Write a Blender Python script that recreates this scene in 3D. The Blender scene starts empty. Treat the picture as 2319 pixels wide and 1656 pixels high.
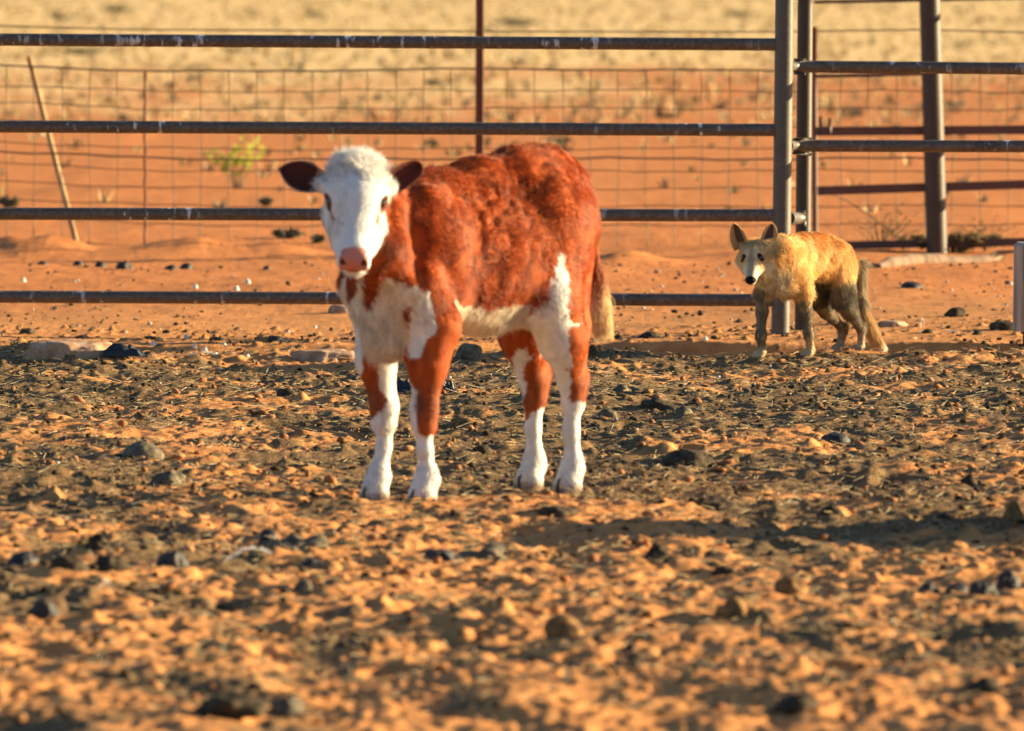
import bpy, math, random
import numpy as np
R = math.radians
scene = bpy.context.scene
COL = scene.collection

# ------------------------------------------------------------------ camera
CAM_H, FPX, HOR = 1.6, 19325.0, -211.0          # camera height (m), focal length and horizon row in photo pixels
PITCH = math.atan((828.0 - HOR) / FPX)
cam_d = bpy.data.cameras.new('camera')
cam = bpy.data.objects.new('camera', cam_d)
COL.objects.link(cam)
cam.location = (0, 0, CAM_H)
cam.rotation_euler = (math.pi / 2 - PITCH, 0, 0)
cam_d.sensor_width = 36
cam_d.lens = 300
cam_d.clip_start = 0.5
cam_d.clip_end = 12000
cam_d.dof.use_dof = True
cam_d.dof.focus_distance = 28.0
cam_d.dof.aperture_fstop = 6.8
cam_d.dof.aperture_blades = 0
scene.camera = cam

# ------------------------------------------------------------------ light
SUN_EL, SUN_AZ = R(12.0), R(15)                  # low sun from the right, a little behind the subject
sv = np.array([math.cos(SUN_AZ) * math.cos(SUN_EL), math.sin(SUN_AZ) * math.cos(SUN_EL), math.sin(SUN_EL)])
world = bpy.data.worlds.new('World')
scene.world = world
world.use_nodes = True
wn = world.node_tree
bg = wn.nodes['Background']
sky = wn.nodes.new('ShaderNodeTexSky')
sky.sky_type = 'NISHITA'
sky.sun_disc = False
sky.sun_elevation = SUN_EL
sky.sun_rotation = math.pi / 2 - SUN_AZ
sky.dust_density = 0.4
sky.ozone_density = 2.5
wn.links.new(sky.outputs[0], bg.inputs[0])
bg.inputs[1].default_value = 0.05
sd = bpy.data.lights.new('sun', 'SUN')
sun = bpy.data.objects.new('sun', sd)
COL.objects.link(sun)
sd.energy = 5.0
sd.angle = R(0.5)
sd.color = (1.0, 0.77, 0.42)
from mathutils import Vector, Matrix
sun.rotation_euler = Vector(sv.tolist()).to_track_quat('Z', 'Y').to_euler()
vs = scene.view_settings
vs.view_transform = 'Standard'
vs.look = 'None'
vs.gamma = 1.0
vs.use_curve_mapping = False
vs.exposure = 1.9
scene.cycles.max_bounces = 6
scene.cycles.diffuse_bounces = 3
scene.cycles.transparent_max_bounces = 8
scene.cycles.use_denoising = True

# ------------------------------------------------------------------ placing by sight line
KD = 2319.0 / 2274.0
_F = np.array([0, math.cos(PITCH), -math.sin(PITCH)])
_U = np.array([0, math.sin(PITCH), math.cos(PITCH)])
def ray(u, v):
    return np.array([(u * KD - 1159.5) / FPX, 0, 0]) - (v * KD - 828) / FPX * _U + _F
def P(u, v, Y):
    """point at depth Y seen at (u, v)"""
    d = ray(u, v)
    return np.array([0, 0, CAM_H]) + d * (Y / d[1])
def G(u, v, z=0.0):
    """point on the ground seen at (u, v)"""
    d = ray(u, v)
    return np.array([0, 0, CAM_H]) + d * ((z - CAM_H) / d[2])
def proj(p):
    """world points (n,3) -> picture coordinates"""
    q = p - np.array([0, 0, CAM_H])
    w = q @ _F
    return np.stack([(q[:, 0] / w * FPX + 1159.5) / KD, (828 - (q @ _U) / w * FPX) / KD], 1)

# ------------------------------------------------------------------ numeric helpers
def hsh(a, b, c=0, seed=0):
    n = (a.astype(np.int64) * 73856093) ^ (b.astype(np.int64) * 19349663) ^ (np.int64(c) if np.isscalar(c) else c.astype(np.int64)) * 83492791
    n = (n + seed * 2654435761) & 0xffffffff
    n = ((n >> 13) ^ n) * 1274126177 & 0xffffffff
    n = ((n >> 15) ^ n) * 2246822519 & 0xffffffff
    n = (n >> 11) ^ n
    return (n & 0xfffff).astype(np.float32) / 0xfffff
def n2(x, y, seed=0):
    """value noise 0..1"""
    xi = np.floor(x); yi = np.floor(y)
    fx = x - xi; fy = y - yi
    fx = fx * fx * (3 - 2 * fx); fy = fy * fy * (3 - 2 * fy)
    a = hsh(xi, yi, 0, seed); b = hsh(xi + 1, yi, 0, seed)
    c = hsh(xi, yi + 1, 0, seed); d = hsh(xi + 1, yi + 1, 0, seed)
    return (a + (b - a) * fx) * (1 - fy) + (c + (d - c) * fx) * fy
def n3(p, s, seed=0):
    q = p / s
    i = np.floor(q); f = q - i; f = f * f * (3 - 2 * f)
    r = 0
    for dx in (0, 1):
        for dy in (0, 1):
            for dz in (0, 1):
                w = (f[:, 0] if dx else 1 - f[:, 0]) * (f[:, 1] if dy else 1 - f[:, 1]) * (f[:, 2] if dz else 1 - f[:, 2])
                r = r + w * hsh(i[:, 0] + dx, i[:, 1] + dy, i[:, 2] + dz, seed)
    return r
def inpoly(pts, poly):
    x, y = pts[:, 0], pts[:, 1]
    r = np.zeros(len(pts), bool)
    j = len(poly) - 1
    for i in range(len(poly)):
        xi, yi = poly[i]; xj, yj = poly[j]
        if yi != yj:
            c = ((yi > y) != (yj > y)) & (x < (xj - xi) * (y - yi) / (yj - yi) + xi)
            r ^= c
        j = i
    return r
def nrm(v):
    v = np.asarray(v, float)
    return v / (np.linalg.norm(v, axis=-1, keepdims=True) + 1e-12)

# ------------------------------------------------------------------ scene helpers
def link(o, parent=None):
    COL.objects.link(o)
    if parent is not None:
        o.parent = parent
    return o
def tag(o, label=None, cat=None, group=None, kind=None):
    if label: o['label'] = label
    if cat: o['category'] = cat
    if group: o['group'] = group
    if kind: o['kind'] = kind
    return o
def empty(name, loc, rz=0.0):
    o = bpy.data.objects.new(name, None)
    o.location = [float(c) for c in loc]; o.rotation_euler = (0, 0, rz); o.empty_display_size = .1
    return link(o)
def mesh_np(name, V, F, mat, parent=None, smooth=True, cols=None, loc=None):
    """V (n,3); F (m,k) array of equal sized faces or list of such arrays"""
    if not isinstance(F, (list, tuple)): F = [F]
    V = np.asarray(V, np.float32)
    me = bpy.data.meshes.new(name)
    me.vertices.add(len(V)); me.vertices.foreach_set('co', V.ravel())
    nl = sum(f.size for f in F); nf = sum(len(f) for f in F)
    me.loops.add(nl); me.polygons.add(nf)
    me.loops.foreach_set('vertex_index', np.concatenate([f.ravel() for f in F]).astype(np.int32))
    tot = np.concatenate([np.full(len(f), f.shape[1]) for f in F]).astype(np.int32)
    me.polygons.foreach_set('loop_start', np.concatenate([[0], np.cumsum(tot)[:-1]]).astype(np.int32))
    me.polygons.foreach_set('use_smooth', np.full(nf, smooth))
    me.update(calc_edges=True)
    if cols is not None:
        a = me.color_attributes.new('Col', 'FLOAT_COLOR', 'POINT')
        c = np.ones((len(V), 4), np.float32); c[:, :cols.shape[1]] = cols
        a.data.foreach_set('color', c.ravel())
    if mat: me.materials.append(mat)
    o = bpy.data.objects.new(name, me)
    if loc is not None: o.location = [float(c) for c in loc]
    return link(o, parent)
def tube(pts, rad, n=10, cap=True, squash=None):
    """swept tube -> V, [quads, tris]"""
    pts = np.asarray(pts, float); k = len(pts)
    rad = np.broadcast_to(np.asarray(rad, float), (k,))
    T = np.gradient(pts, axis=0) if k > 2 else np.repeat([pts[1] - pts[0]], 2, 0)
    T = nrm(T)
    up = np.array([0, 0, 1.0]) if abs(T[0, 2]) < .9 else np.array([1.0, 0, 0])
    A = nrm(np.cross(T, up)); B = np.cross(A, T)
    a = np.linspace(0, 2 * np.pi, n, endpoint=False)
    V = pts[:, None] + rad[:, None, None] * (np.cos(a)[None, :, None] * A[:, None] + np.sin(a)[None, :, None] * B[:, None])
    V = V.reshape(-1, 3)
    q = []
    i = np.arange(n); j = (i + 1) % n
    for s in range(k - 1):
        q.append(np.stack([s * n + i, s * n + j, (s + 1) * n + j, (s + 1) * n + i], 1))
    F = [np.concatenate(q)[:, ::-1]]
    if cap:
        V = np.concatenate([V, pts[:1], pts[-1:]])
        c0, c1 = k * n, k * n + 1
        F.append(np.concatenate([np.stack([np.full(n, c0), i, j], 1)[:, ::-1], np.stack([np.full(n, c1), (k - 1) * n + j, (k - 1) * n + i], 1)[:, ::-1]]))
    return V, F
def merge(parts):
    """list of (V, [F..]) -> one"""
    Vs, Fs, o = [], {}, 0
    for V, F in parts:
        if not isinstance(F, (list, tuple)): F = [F]
        for f in F:
            Fs.setdefault(f.shape[1], []).append(f + o)
        Vs.append(V); o += len(V)
    return np.concatenate(Vs), [np.concatenate(v) for v in Fs.values()]
def boxm(c, s, rot=None, bev=0.0):
    c = np.asarray(c, float); s = np.asarray(s, float) / 2
    V = np.array([[x, y, z] for x in (-1, 1) for y in (-1, 1) for z in (-1, 1)], float) * s
    F = np.array([[0, 1, 3, 2], [4, 6, 7, 5], [0, 4, 5, 1], [2, 3, 7, 6], [0, 2, 6, 4], [1, 5, 7, 3]])
    if rot is not None: V = V @ np.asarray(rot).T
    return V + c, [F]

# ------------------------------------------------------------------ materials
def mat(name, col=(.5, .5, .5), rough=.8, spec=.3, metal=0.0):
    m = bpy.data.materials.new(name); m.use_nodes = True
    b = m.node_tree.nodes['Principled BSDF']
    b.inputs['Base Color'].default_value = (*col, 1)
    b.inputs['Roughness'].default_value = rough
    b.inputs['Specular IOR Level'].default_value = spec
    b.inputs['Metallic'].default_value = metal
    return m
class NT:
    def __init__(s, m): s.t = m.node_tree; s.b = s.t.nodes.get('Principled BSDF')
    def n(s, typ, **kw):
        x = s.t.nodes.new(typ)
        for k, v in kw.items():
            if k.startswith('_'): setattr(x, k[1:], v)
        for k, v in kw.items():
            if k.startswith('i'):
                x.inputs[int(k[1:])].default_value = v
        return x
    def l(s, a, b): s.t.links.new(a, b)
    def noise(s, vec, scale, detail=3, rough=.55, mapscale=None):
        x = s.t.nodes.new('ShaderNodeTexNoise'); x.inputs['Scale'].default_value = scale
        x.inputs['Detail'].default_value = detail; x.inputs['Roughness'].default_value = rough
        if mapscale is not None:
            mp = s.t.nodes.new('ShaderNodeMapping'); mp.inputs['Scale'].default_value = mapscale
            s.l(vec, mp.inputs[0]); vec = mp.outputs[0]
        s.l(vec, x.inputs['Vector']); return x.outputs['Fac']
    def ramp(s, fac, stops):
        x = s.t.nodes.new('ShaderNodeValToRGB')
        e = x.color_ramp.elements
        while len(e) < len(stops): e.new(.5)
        for k, (p, c) in enumerate(stops):
            e[k].position = p; e[k].color = (*c, 1) if len(c) == 3 else c
        s.l(fac, x.inputs[0]); return x.outputs[0]
    def mix(s, fac, a, b, mode='MIX'):
        x = s.t.nodes.new('ShaderNodeMix'); x.data_type = 'RGBA'; x.blend_type = mode
        for sock, v in ((x.inputs[0], fac), (x.inputs[6], a), (x.inputs[7], b)):
            if hasattr(v, 'is_output') or hasattr(v, 'links'): s.l(v, sock)
            else: sock.default_value = (*v, 1) if isinstance(v, tuple) and len(v) == 3 else v
        return x.outputs[2]
    def math(s, op, a, b=0.0, clamp=False):
        x = s.t.nodes.new('ShaderNodeMath'); x.operation = op; x.use_clamp = clamp
        for sock, v in ((x.inputs[0], a), (x.inputs[1], b)):
            if hasattr(v, 'links'): s.l(v, sock)
            else: sock.default_value = v
        return x.outputs[0]
    def bump(s, h, strength=.5, dist=.01):
        x = s.t.nodes.new('ShaderNodeBump'); x.inputs['Strength'].default_value = strength; x.inputs['Distance'].default_value = dist
        s.l(h, x.inputs['Height']); s.l(x.outputs[0], s.b.inputs['Normal']); return x
def obj_vec(nt):
    return nt.t.nodes.new('ShaderNodeTexCoord').outputs['Object']
# ------------------------------------------------------------------ smooth solid modelling (distance fields -> one skin)
class Solid:
    """smooth union of round cones and ellipsoids, meshed with surface nets into ONE closed skin"""
    def __init__(s, lo, hi, h):
        s.lo = np.array(lo, np.float32); s.h = h
        s.n = np.ceil((np.array(hi) - lo) / h).astype(int) + 1
        s.F = np.full(s.n, .5, np.float32); s.T = np.zeros(s.n, np.int16); s.D = np.full(s.n, 9., np.float32)
    def _blk(s, lo, hi, m):
        a = np.maximum(np.floor((lo - m - s.lo) / s.h).astype(int), 0)
        b = np.minimum(np.ceil((hi + m - s.lo) / s.h).astype(int) + 1, s.n)
        ax = [s.lo[i] + s.h * np.arange(a[i], b[i], dtype=np.float32) for i in range(3)]
        X = np.stack(np.meshgrid(*ax, indexing='ij'), -1)
        return tuple(slice(a[i], b[i]) for i in range(3)), X
    def _put(s, sl, d, k, t, sub=False):
        F = s.F[sl]
        if sub:
            a, b = F, -d
            h = np.clip(.5 - .5 * (b - a) / k, 0, 1)
            s.F[sl] = a * h + b * (1 - h) + k * h * (1 - h)
            return
        h = np.clip(.5 + .5 * (F - d) / k, 0, 1)
        s.F[sl] = F * (1 - h) + d * h - k * h * (1 - h)
        m = d < s.D[sl]
        s.D[sl][m] = d[m]
        if t is not None: s.T[sl][m] = t
    def cone(s, a, b, ra, rb, k=.03, t=0, sq=None, f=1.0, sub=False):
        """round cone a->b; sq: axis along which it is scaled by f"""
        a = np.asarray(a, np.float32); b = np.asarray(b, np.float32)
        m = max(ra, rb) * max(1, f) + k + 3 * s.h
        sl, X = s._blk(np.minimum(a, b), np.maximum(a, b), m)
        ab = b - a; p = X - a
        tt = np.clip((p @ ab) / max(float(ab @ ab), 1e-9), 0, 1)
        q = p - tt[..., None] * ab
        if sq is not None:
            ax = nrm(sq).astype(np.float32); c = q @ ax
            q = q - c[..., None] * ax * (1 - 1 / f)
        r = ra + (rb - ra) * tt
        d = (np.sqrt((q * q).sum(-1)) - r) * min(1, f if sq is not None else 1)
        s._put(sl, d, k, t, sub)
    def ell(s, c, r, k=.03, t=0, rot=None, sub=False):
        c = np.asarray(c, np.float32); r = np.asarray(r, np.float32)
        m = r.max() + k + 3 * s.h
        sl, X = s._blk(c, c, m)
        p = X - c
        if rot is not None: p = p @ np.asarray(rot, np.float32)      # columns of rot = local axes
        k0 = np.sqrt(((p / r) ** 2).sum(-1)); k1 = np.sqrt(((p / r ** 2) ** 2).sum(-1)) + 1e-6
        s._put(sl, k0 * (k0 - 1) / k1, k, t, sub)
    def chain(s, pts, rad, k=.02, t=0, sq=None, f=1.0):
        for i in range(len(pts) - 1):
            s.cone(pts[i], pts[i + 1], rad[i], rad[i + 1], k if i else k, t, sq, f)
    def mesh(s):
        F = s.F; S = F < 0; n = s.n
        nc = n - 1
        cnt = np.zeros(nc, np.int8)
        for dx in (0, 1):
            for dy in (0, 1):
                for dz in (0, 1):
                    cnt += S[dx:dx + nc[0], dy:dy + nc[1], dz:dz + nc[2]]
        act = (cnt > 0) & (cnt < 8)
        idx = np.full(nc, -1, np.int64)
        C = np.argwhere(act); idx[act] = np.arange(len(C))
        acc = np.zeros((len(C), 3)); w = np.zeros(len(C))
        cor = [(x, y, z) for x in (0, 1) for y in (0, 1) for z in (0, 1)]
        for a in cor:
            for ax in range(3):
                if a[ax]: continue
                b = list(a); b[ax] = 1
                fa = F[tuple((C + a).T)]; fb = F[tuple((C + b).T)]
                m = (fa < 0) != (fb < 0)
                t = np.where(m, fa / np.where(m, fa - fb, 1), 0)
                p = np.array(a, float)[None] + np.zeros((len(C), 3)); p[:, ax] = t
                acc += p * m[:, None]; w += m
        V = (C + acc / w[:, None]) * s.h + s.lo
        T = s.T[tuple(C.T)]
        Q = []
        for ax in range(3):
            o1, o2 = [(1, 2), (2, 0), (0, 1)][ax]
            sl0 = [slice(1, n[i] - 1) for i in range(3)]; sl0[ax] = slice(0, n[ax] - 1)
            sl1 = list(sl0); sl1[ax] = slice(1, n[ax])
            s0 = S[tuple(sl0)]; s1 = S[tuple(sl1)]
            E = np.argwhere(s0 != s1); inn = s0[s0 != s1]
            off = np.array([1, 1, 1]); off[ax] = 0
            E = E + off
            e1 = np.zeros(3, int); e1[o1] = 1; e2 = np.zeros(3, int); e2[o2] = 1
            q = np.stack([idx[tuple(x.T)] for x in (E - e1 - e2, E - e2, E, E - e1)], 1)
            q[~inn] = q[~inn][:, ::-1]
            Q.append(q)
        Q = np.concatenate(Q)
        Q = Q[(Q >= 0).all(1)]
        return V, Q, T
def smooth_mesh(V, Q, it=2, lam=.5):
    e = np.concatenate([Q[:, [0, 1]], Q[:, [1, 2]], Q[:, [2, 3]], Q[:, [3, 0]]])
    e = np.concatenate([e, e[:, ::-1]])
    deg = np.bincount(e[:, 0], minlength=len(V)).astype(float)
    for _ in range(it):
        for l in (lam, -lam * .93):
            A = np.stack([np.bincount(e[:, 0], weights=V[e[:, 1], c], minlength=len(V)) for c in range(3)], 1) / np.maximum(deg, 1)[:, None]
            V = V + l * (A - V)
    return V
def vnormals(V, Q):
    a = V[Q[:, 2]] - V[Q[:, 0]]; b = V[Q[:, 3]] - V[Q[:, 1]]
    fn = np.cross(a, b)
    N = np.zeros_like(V)
    for k in range(4):
        for c in range(3):
            N[:, c] += np.bincount(Q[:, k], weights=fn[:, c], minlength=len(V))
    return nrm(N), np.linalg.norm(fn, axis=1) / 2

# ------------------------------------------------------------------ fur (hair curves)
def hair_mat(name):
    m = bpy.data.materials.new(name); m.use_nodes = True
    t = m.node_tree; t.nodes.clear()
    out = t.nodes.new('ShaderNodeOutputMaterial')
    at = t.nodes.new('ShaderNodeAttribute'); at.attribute_name = 'Col'
    d = t.nodes.new('ShaderNodeBsdfDiffuse'); tr = t.nodes.new('ShaderNodeBsdfTranslucent')
    g = t.nodes.new('ShaderNodeBsdfGlossy'); g.inputs['Roughness'].default_value = .42
    mx = t.nodes.new('ShaderNodeMixShader'); mx.inputs[0].default_value = .25
    m2 = t.nodes.new('ShaderNodeMixShader'); m2.inputs[0].default_value = .04
    t.links.new(at.outputs['Color'], d.inputs[0]); t.links.new(at.outputs['Color'], tr.inputs[0])
    t.links.new(d.outputs[0], mx.inputs[1]); t.links.new(tr.outputs[0], mx.inputs[2])
    t.links.new(mx.outputs[0], m2.inputs[1]); t.links.new(g.outputs[0], m2.inputs[2])
    t.links.new(m2.outputs[0], out.inputs[0])
    return m
def hair_obj(name, pts, cols, rad, material, parent):
    """pts (n,k,3), cols (n,3), rad (n,) root radius"""
    n, k, _ = pts.shape
    hc = bpy.data.hair_curves.new(name)
    hc.add_curves([k] * n)
    hc.attributes['position'].data.foreach_set('vector', pts.astype(np.float32).ravel())
    ra = hc.attributes.get('radius') or hc.attributes.new('radius', 'FLOAT', 'POINT')
    prof = np.linspace(1, .15, k)
    ra.data.foreach_set('value', (rad[:, None] * prof[None]).astype(np.float32).ravel())
    ca = hc.attributes.new('Col', 'FLOAT_COLOR', 'CURVE')
    c = np.ones((n, 4), np.float32); c[:, :3] = cols
    ca.data.foreach_set('color', c.ravel())
    hc.materials.append(material)
    return link(bpy.data.objects.new(name, hc), parent)
def grow(V, Q, N, area, count, seed, length, flow, lift, col, rad=.0008, k=4, dens=None, droop=0.0, clump=.0, jit=.25, cvar=.18, cl=.12):
    """sample strands over the skin. length (nv,), flow (nv,3), lift (nv,), col (nv,3), dens (nv,)"""
    rng = np.random.default_rng(seed)
    w = area.copy()
    if dens is not None: w = w * dens[Q].mean(1)
    f = rng.choice(len(Q), count, p=w / w.sum())
    a, b = rng.random(count), rng.random(count)
    W = np.stack([(1 - a) * (1 - b), a * (1 - b), a * b, (1 - a) * b], 1)
    q = Q[f]
    def it(A): return (A[q] * (W[..., None] if A.ndim == 2 else W)).sum(1)
    p, nn, L, fl, li = it(V), nrm(it(N)), it(length), it(flow), it(lift)
    c = col[q[np.arange(count), W.argmax(1)]]
    ok = L > 1e-4
    p, nn, L, fl, li, c = p[ok], nn[ok], L[ok], fl[ok], li[ok], c[ok]
    m = len(p)
    fl = fl - (fl * nn).sum(1, keepdims=True) * nn
    fl = nrm(fl)
    side = np.cross(nn, fl)
    ang = rng.normal(0, jit, m)
    if clump > 0:
        ang = ang + clump * ((n3(p, .07, 5) - .5) * 2.6 + (n3(p, .02, 6) - .5) * 1.6)
        li = li * (1 + clump * .9 * (n3(p * np.array([1, 1, .5]), .03, 8) - .5) * 2)
        L = L * (1 + clump * .6 * (n3(p * np.array([1, 1, .5]), .035, 9) - .5) * 2)
    fl = nrm(fl * np.cos(ang)[:, None] + side * np.sin(ang)[:, None])
    L = L * rng.uniform(.7, 1.15, m)
    ts = np.linspace(0, 1, k)
    li = np.clip(li, 0.02, 1.2)
    pts = np.zeros((m, k, 3))
    for j, t in enumerate(ts):
        lj = li * (1 - .45 * t)
        d = nrm(nn * lj[:, None] + fl * (1 - np.clip(lj, 0, .95))[:, None])
        if j == 0: pts[:, 0] = p - nn * .001
        else: pts[:, j] = pts[:, j - 1] + d * (L / (k - 1))[:, None] + np.array([0, 0, -1.0]) * (droop * L * t / (k - 1))[:, None]
    c = c * (rng.uniform(1 - cvar, 1 + cvar * .8, m) * (1 - cl + 2 * cl * n3(p * np.array([1, 1, .4]), .007, 77)))[:, None]
    return pts, c, np.full(m, rad) * rng.uniform(.7, 1.2, m)
# ------------------------------------------------------------------ ground: one sheet from behind the camera to the horizon
def geo(a, b, n): return np.geomspace(a, b, n)
_xs = np.arange(-2.28, 2.281, .009)
_xo = geo(.03, 4000, 44)
xs = np.concatenate([-(2.28 + _xo)[::-1], _xs, 2.28 + _xo])
ys = np.concatenate([np.arange(-400, 8, 12), np.arange(8, 16.6, .12), np.arange(16.6, 32.6, .0150), np.arange(32.6, 46, .08), 46 + geo(.12, 110, 100), 157 + geo(3, 6500, 44)])
NX, NY = len(xs), len(ys)
GX, GY = np.meshgrid(xs, ys)
gx, gy = GX.ravel(), GY.ravel()
EDGE = lambda x: 30.55 + .10 * np.sin(x * 1.9 + .4) + .05 * np.sin(x * 5.3)       # where the trampled yard ends
def sstep(a, b, x): t = np.clip((x - a) / (b - a), 0, 1); return t * t * (3 - 2 * t)
MOUNDS = []                                                                       # x, y, rx, ry, height
for (u, v, w, d, h) in ((75, 566, 170, .55, .085), (430, 566, 150, .5, .055), (1395, 588, 105, .5, .045), (620, 566, 110, .5, .035), (150, 800, 190, .5, .045), (1230, 600, 60, .5, .02),
                        (640, 640, 200, .7, .015), (2270, 780, 60, .3, .05)):
    p = G(u, v); MOUNDS.append((p[0], p[1], w * KD / FPX * p[1], d, h))
def base_h(x, y):
    """the large forms, smooth"""
    h = (n2(x * .45, y * .33, 1) - .5) * .05 + (n2(x * 1.3 + 7, y * .8, 2) - .5) * .028
    far = sstep(32, 60, y); h = h * (1 - far) + far * ((n2(x * .05, y * .03, 3) - .5) * .12 + (n2(x * .3, y * .2, 4) - .5) * .05)
    e = EDGE(x)
    rt = .35 + .65 * sstep(-.2, .5, x)
    h = h + .012 * sstep(e - .6, e, y) - .055 * rt * sstep(e + .02, e + .30, y) + .055 * rt * sstep(e + .52, e + .60, y)
    for mx, my, rx, ry, mh in MOUNDS:
        q = ((x - mx) / rx) ** 2 + ((y - my) / ry) ** 2
        h = h + mh * np.exp(-q * 1.6) * (.8 + .4 * n2(x * 9, y * 4, 9))
    h = h * (1 - np.exp(-(((x + .12) / .45) ** 2 + ((y - 23.3) / .5) ** 2) ** 2 * 1.0) * 0) 
    return h
FEET = []
for (lx, ly) in ((.312, .085), (.312, -.085), (-.285, .085), (-.31, -.085)):
    FEET.append((-.104 - .673 * lx + .740 * ly, 23.09 - .740 * lx - .673 * ly, .085))
for (lx, ly) in ((.10, .062), (.236, -.054), (-.262, .05), (-.285, -.05)):
    FEET.append((1.060 - .555 * lx + .832 * ly, 30.47 - .832 * lx - .555 * ly, .05))
def ground_h(x, y, fine=True):
    h = base_h(x, y)
    e = EDGE(x)
    yard = 1 - sstep(e - .1, e + .2, y)
    rough = .32 + .68 * yard
    rough = rough * (1 - .5 * sstep(40, 60, y))
    if fine:
        w = (n2(x * 3.1, y * 2.2, 5) - .5) * .030 + (n2(x * 7 + 3, y * 5, 6) - .5) * .022 + (n2(x * 17, y * 11, 7) - .5) * .011
        r1 = np.abs(n2(x * 30, y * 19, 8) - .5); w = w + (r1 - .2) * .012 * (.35 + n2(x * 4, y * 3, 10))
        w = w + (n2(x * 62, y * 36, 12) - .5) * .007
        h = h + w * rough * (1 + .4 * (1 - sstep(19, 23, y)))
    for fx, fy, fr in FEET:
        k = np.exp(-(((x - fx) ** 2 + (y - fy) ** 2) / fr ** 2) ** 2)
        h = h * (1 - k) + (-.014 if fr > .06 else .002) * k
    return h
gh = ground_h(gx, gy)
gh = gh * np.where(np.abs(gx) > 2.6, .6, 1)
GHm = gh.reshape(NY, NX)
litm = np.zeros_like(GHm)
# clods, droppings and hoof marks pressed and heaped into the sheet itself
rng = np.random.default_rng(7)
ix0, iy0 = np.searchsorted(xs, -2.28), np.searchsorted(ys, 16.6)
nxd, nyd = len(_xs), int(round(16 / .0150))
def stamp(cx, cy, rx, ry, h, ang, lit, sharp):
    R_ = max(rx, ry) * 1.6
    a = int((cx - R_ + 2.28) / .009); b = int((cx + R_ + 2.28) / .009) + 1
    c = int((cy - R_ - 16.6) / .0150); d = int((cy + R_ - 16.6) / .0150) + 1
    a, b, c, d = max(a, 0), min(b, nxd - 1), max(c, 0), min(d, nyd - 1)
    if b <= a or d <= c: return
    X = xs[ix0 + a:ix0 + b] - cx; Y = ys[iy0 + c:iy0 + d] - cy
    X, Y = np.meshgrid(X, Y)
    ca, sa = math.cos(ang), math.sin(ang)
    q = np.sqrt(((X * ca + Y * sa) / rx) ** 2 + ((-X * sa + Y * ca) / ry) ** 2)
    k = np.clip(1 - q ** sharp, 0, 1)
    GHm[iy0 + c:iy0 + d, ix0 + a:ix0 + b] += h * k
    if lit: 
        L = litm[iy0 + c:iy0 + d, ix0 + a:ix0 + b]; np.maximum(L, np.clip(k * 2.2, 0, 1) * lit, out=L)
for i in range(6500):
    cx = rng.uniform(-2.2, 2.2); cy = 16.8 + (30.6 - 16.8) * rng.random() ** .9
    if any((cx - f[0]) ** 2 + (cy - f[1]) ** 2 < (f[2] + .03) ** 2 for f in FEET): continue
    s = .012 + .022 * rng.random() ** 2.5
    lit = .8 if rng.random() < .38 else 0
    stamp(cx, cy, s * rng.uniform(.8, 2.2), s * rng.uniform(.8, 2.0), s * rng.uniform(.15, .42), rng.uniform(0, 3.14), lit, rng.uniform(1.6, 3.5))
for fx, fy, fr in FEET:
    for q in range(16):
        a_ = rng.uniform(0, 6.28); s = rng.uniform(.012, .022) * (1 if fr > .06 else .6)
        stamp(fx + math.cos(a_) * fr * rng.uniform(.62, .95), fy + math.sin(a_) * fr * rng.uniform(.8, 1.3), s * 1.4, s, s * .5, a_, rng.integers(0, 2) * .9, 2)
for i in range(500):
    cx = rng.uniform(-2.2, 2.2); cy = rng.uniform(16.8, 30.3)
    if any((cx - f[0]) ** 2 + (cy - f[1]) ** 2 < (f[2] + .08) ** 2 for f in FEET): continue
    stamp(cx, cy, rng.uniform(.04, .07), rng.uniform(.04, .08), -rng.uniform(.010, .024), rng.uniform(0, 3), 0, 3)
    if rng.random() < .6: stamp(cx - .05, cy, .03, .06, .014, 0, 0, 2)
for i in range(900):
    cx = rng.uniform(-2.2, 2.2); cy = rng.uniform(30.9, 32.5)
    s = .008 + .014 * rng.random() ** 3
    stamp(cx, cy, s, s, s * .7, 0, 1 if rng.random() < .5 else 0, 2)
gh = GHm.ravel()
def surf_h(x, y):
    """height of the finished sheet (bilinear)"""
    i = np.clip(np.searchsorted(xs, x) - 1, 0, NX - 2); j = np.clip(np.searchsorted(ys, y) - 1, 0, NY - 2)
    fx = (x - xs[i]) / (xs[i + 1] - xs[i]); fy = (y - ys[j]) / (ys[j + 1] - ys[j])
    return (GHm[j, i] * (1 - fx) + GHm[j, i + 1] * fx) * (1 - fy) + (GHm[j + 1, i] * (1 - fx) + GHm[j + 1, i + 1] * fx) * fy
def GS(u, v):
    """point on the finished sheet seen at (u, v)"""
    z = 0.0
    for _ in range(6):
        p = G(u, v, z); z = float(surf_h(np.array([p[0]]), np.array([p[1]]))[0]) * .7 + z * .3
    return p
# what lies on the soil: 0 bare red sand .. 1 dung litter ; second channel: dry grass cover
e_ = EDGE(gx)
yard = 1 - sstep(e_ - .15, e_ + .05, gy)
lit = litm.ravel() + .0
patch = n2(gx * 1.1, gy * .55, 20) * .45 + n2(gx * 4.5, gy * 2.4, 21) * .35 + n2(gx * 14, gy * 8, 22) * .2
more = .12 * sstep(20.5, 25, gy) + .03 * sstep(-.3, 1.2, gx)
lit = np.maximum(lit, sstep(.465, .68, patch + more) * .70) * yard + (1 - yard) * lit * .8
grass = sstep(40, 118, gy + 26 * (n2(gx * .5, gy * .12, 23) - .5) + 8 * (n2(gx * 1.7, gy * .4, 24) - .5)) * (gy > 33)
ii = np.arange(NX - 1); jj = np.arange(NY - 1)
A = (jj[:, None] * NX + ii[None]).ravel()
Q = np.stack([A, A + 1, A + NX + 1, A + NX], 1)
GM = mat('red_sand', (.5, .2, .08), .95, .1)
nt = NT(GM)
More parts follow.
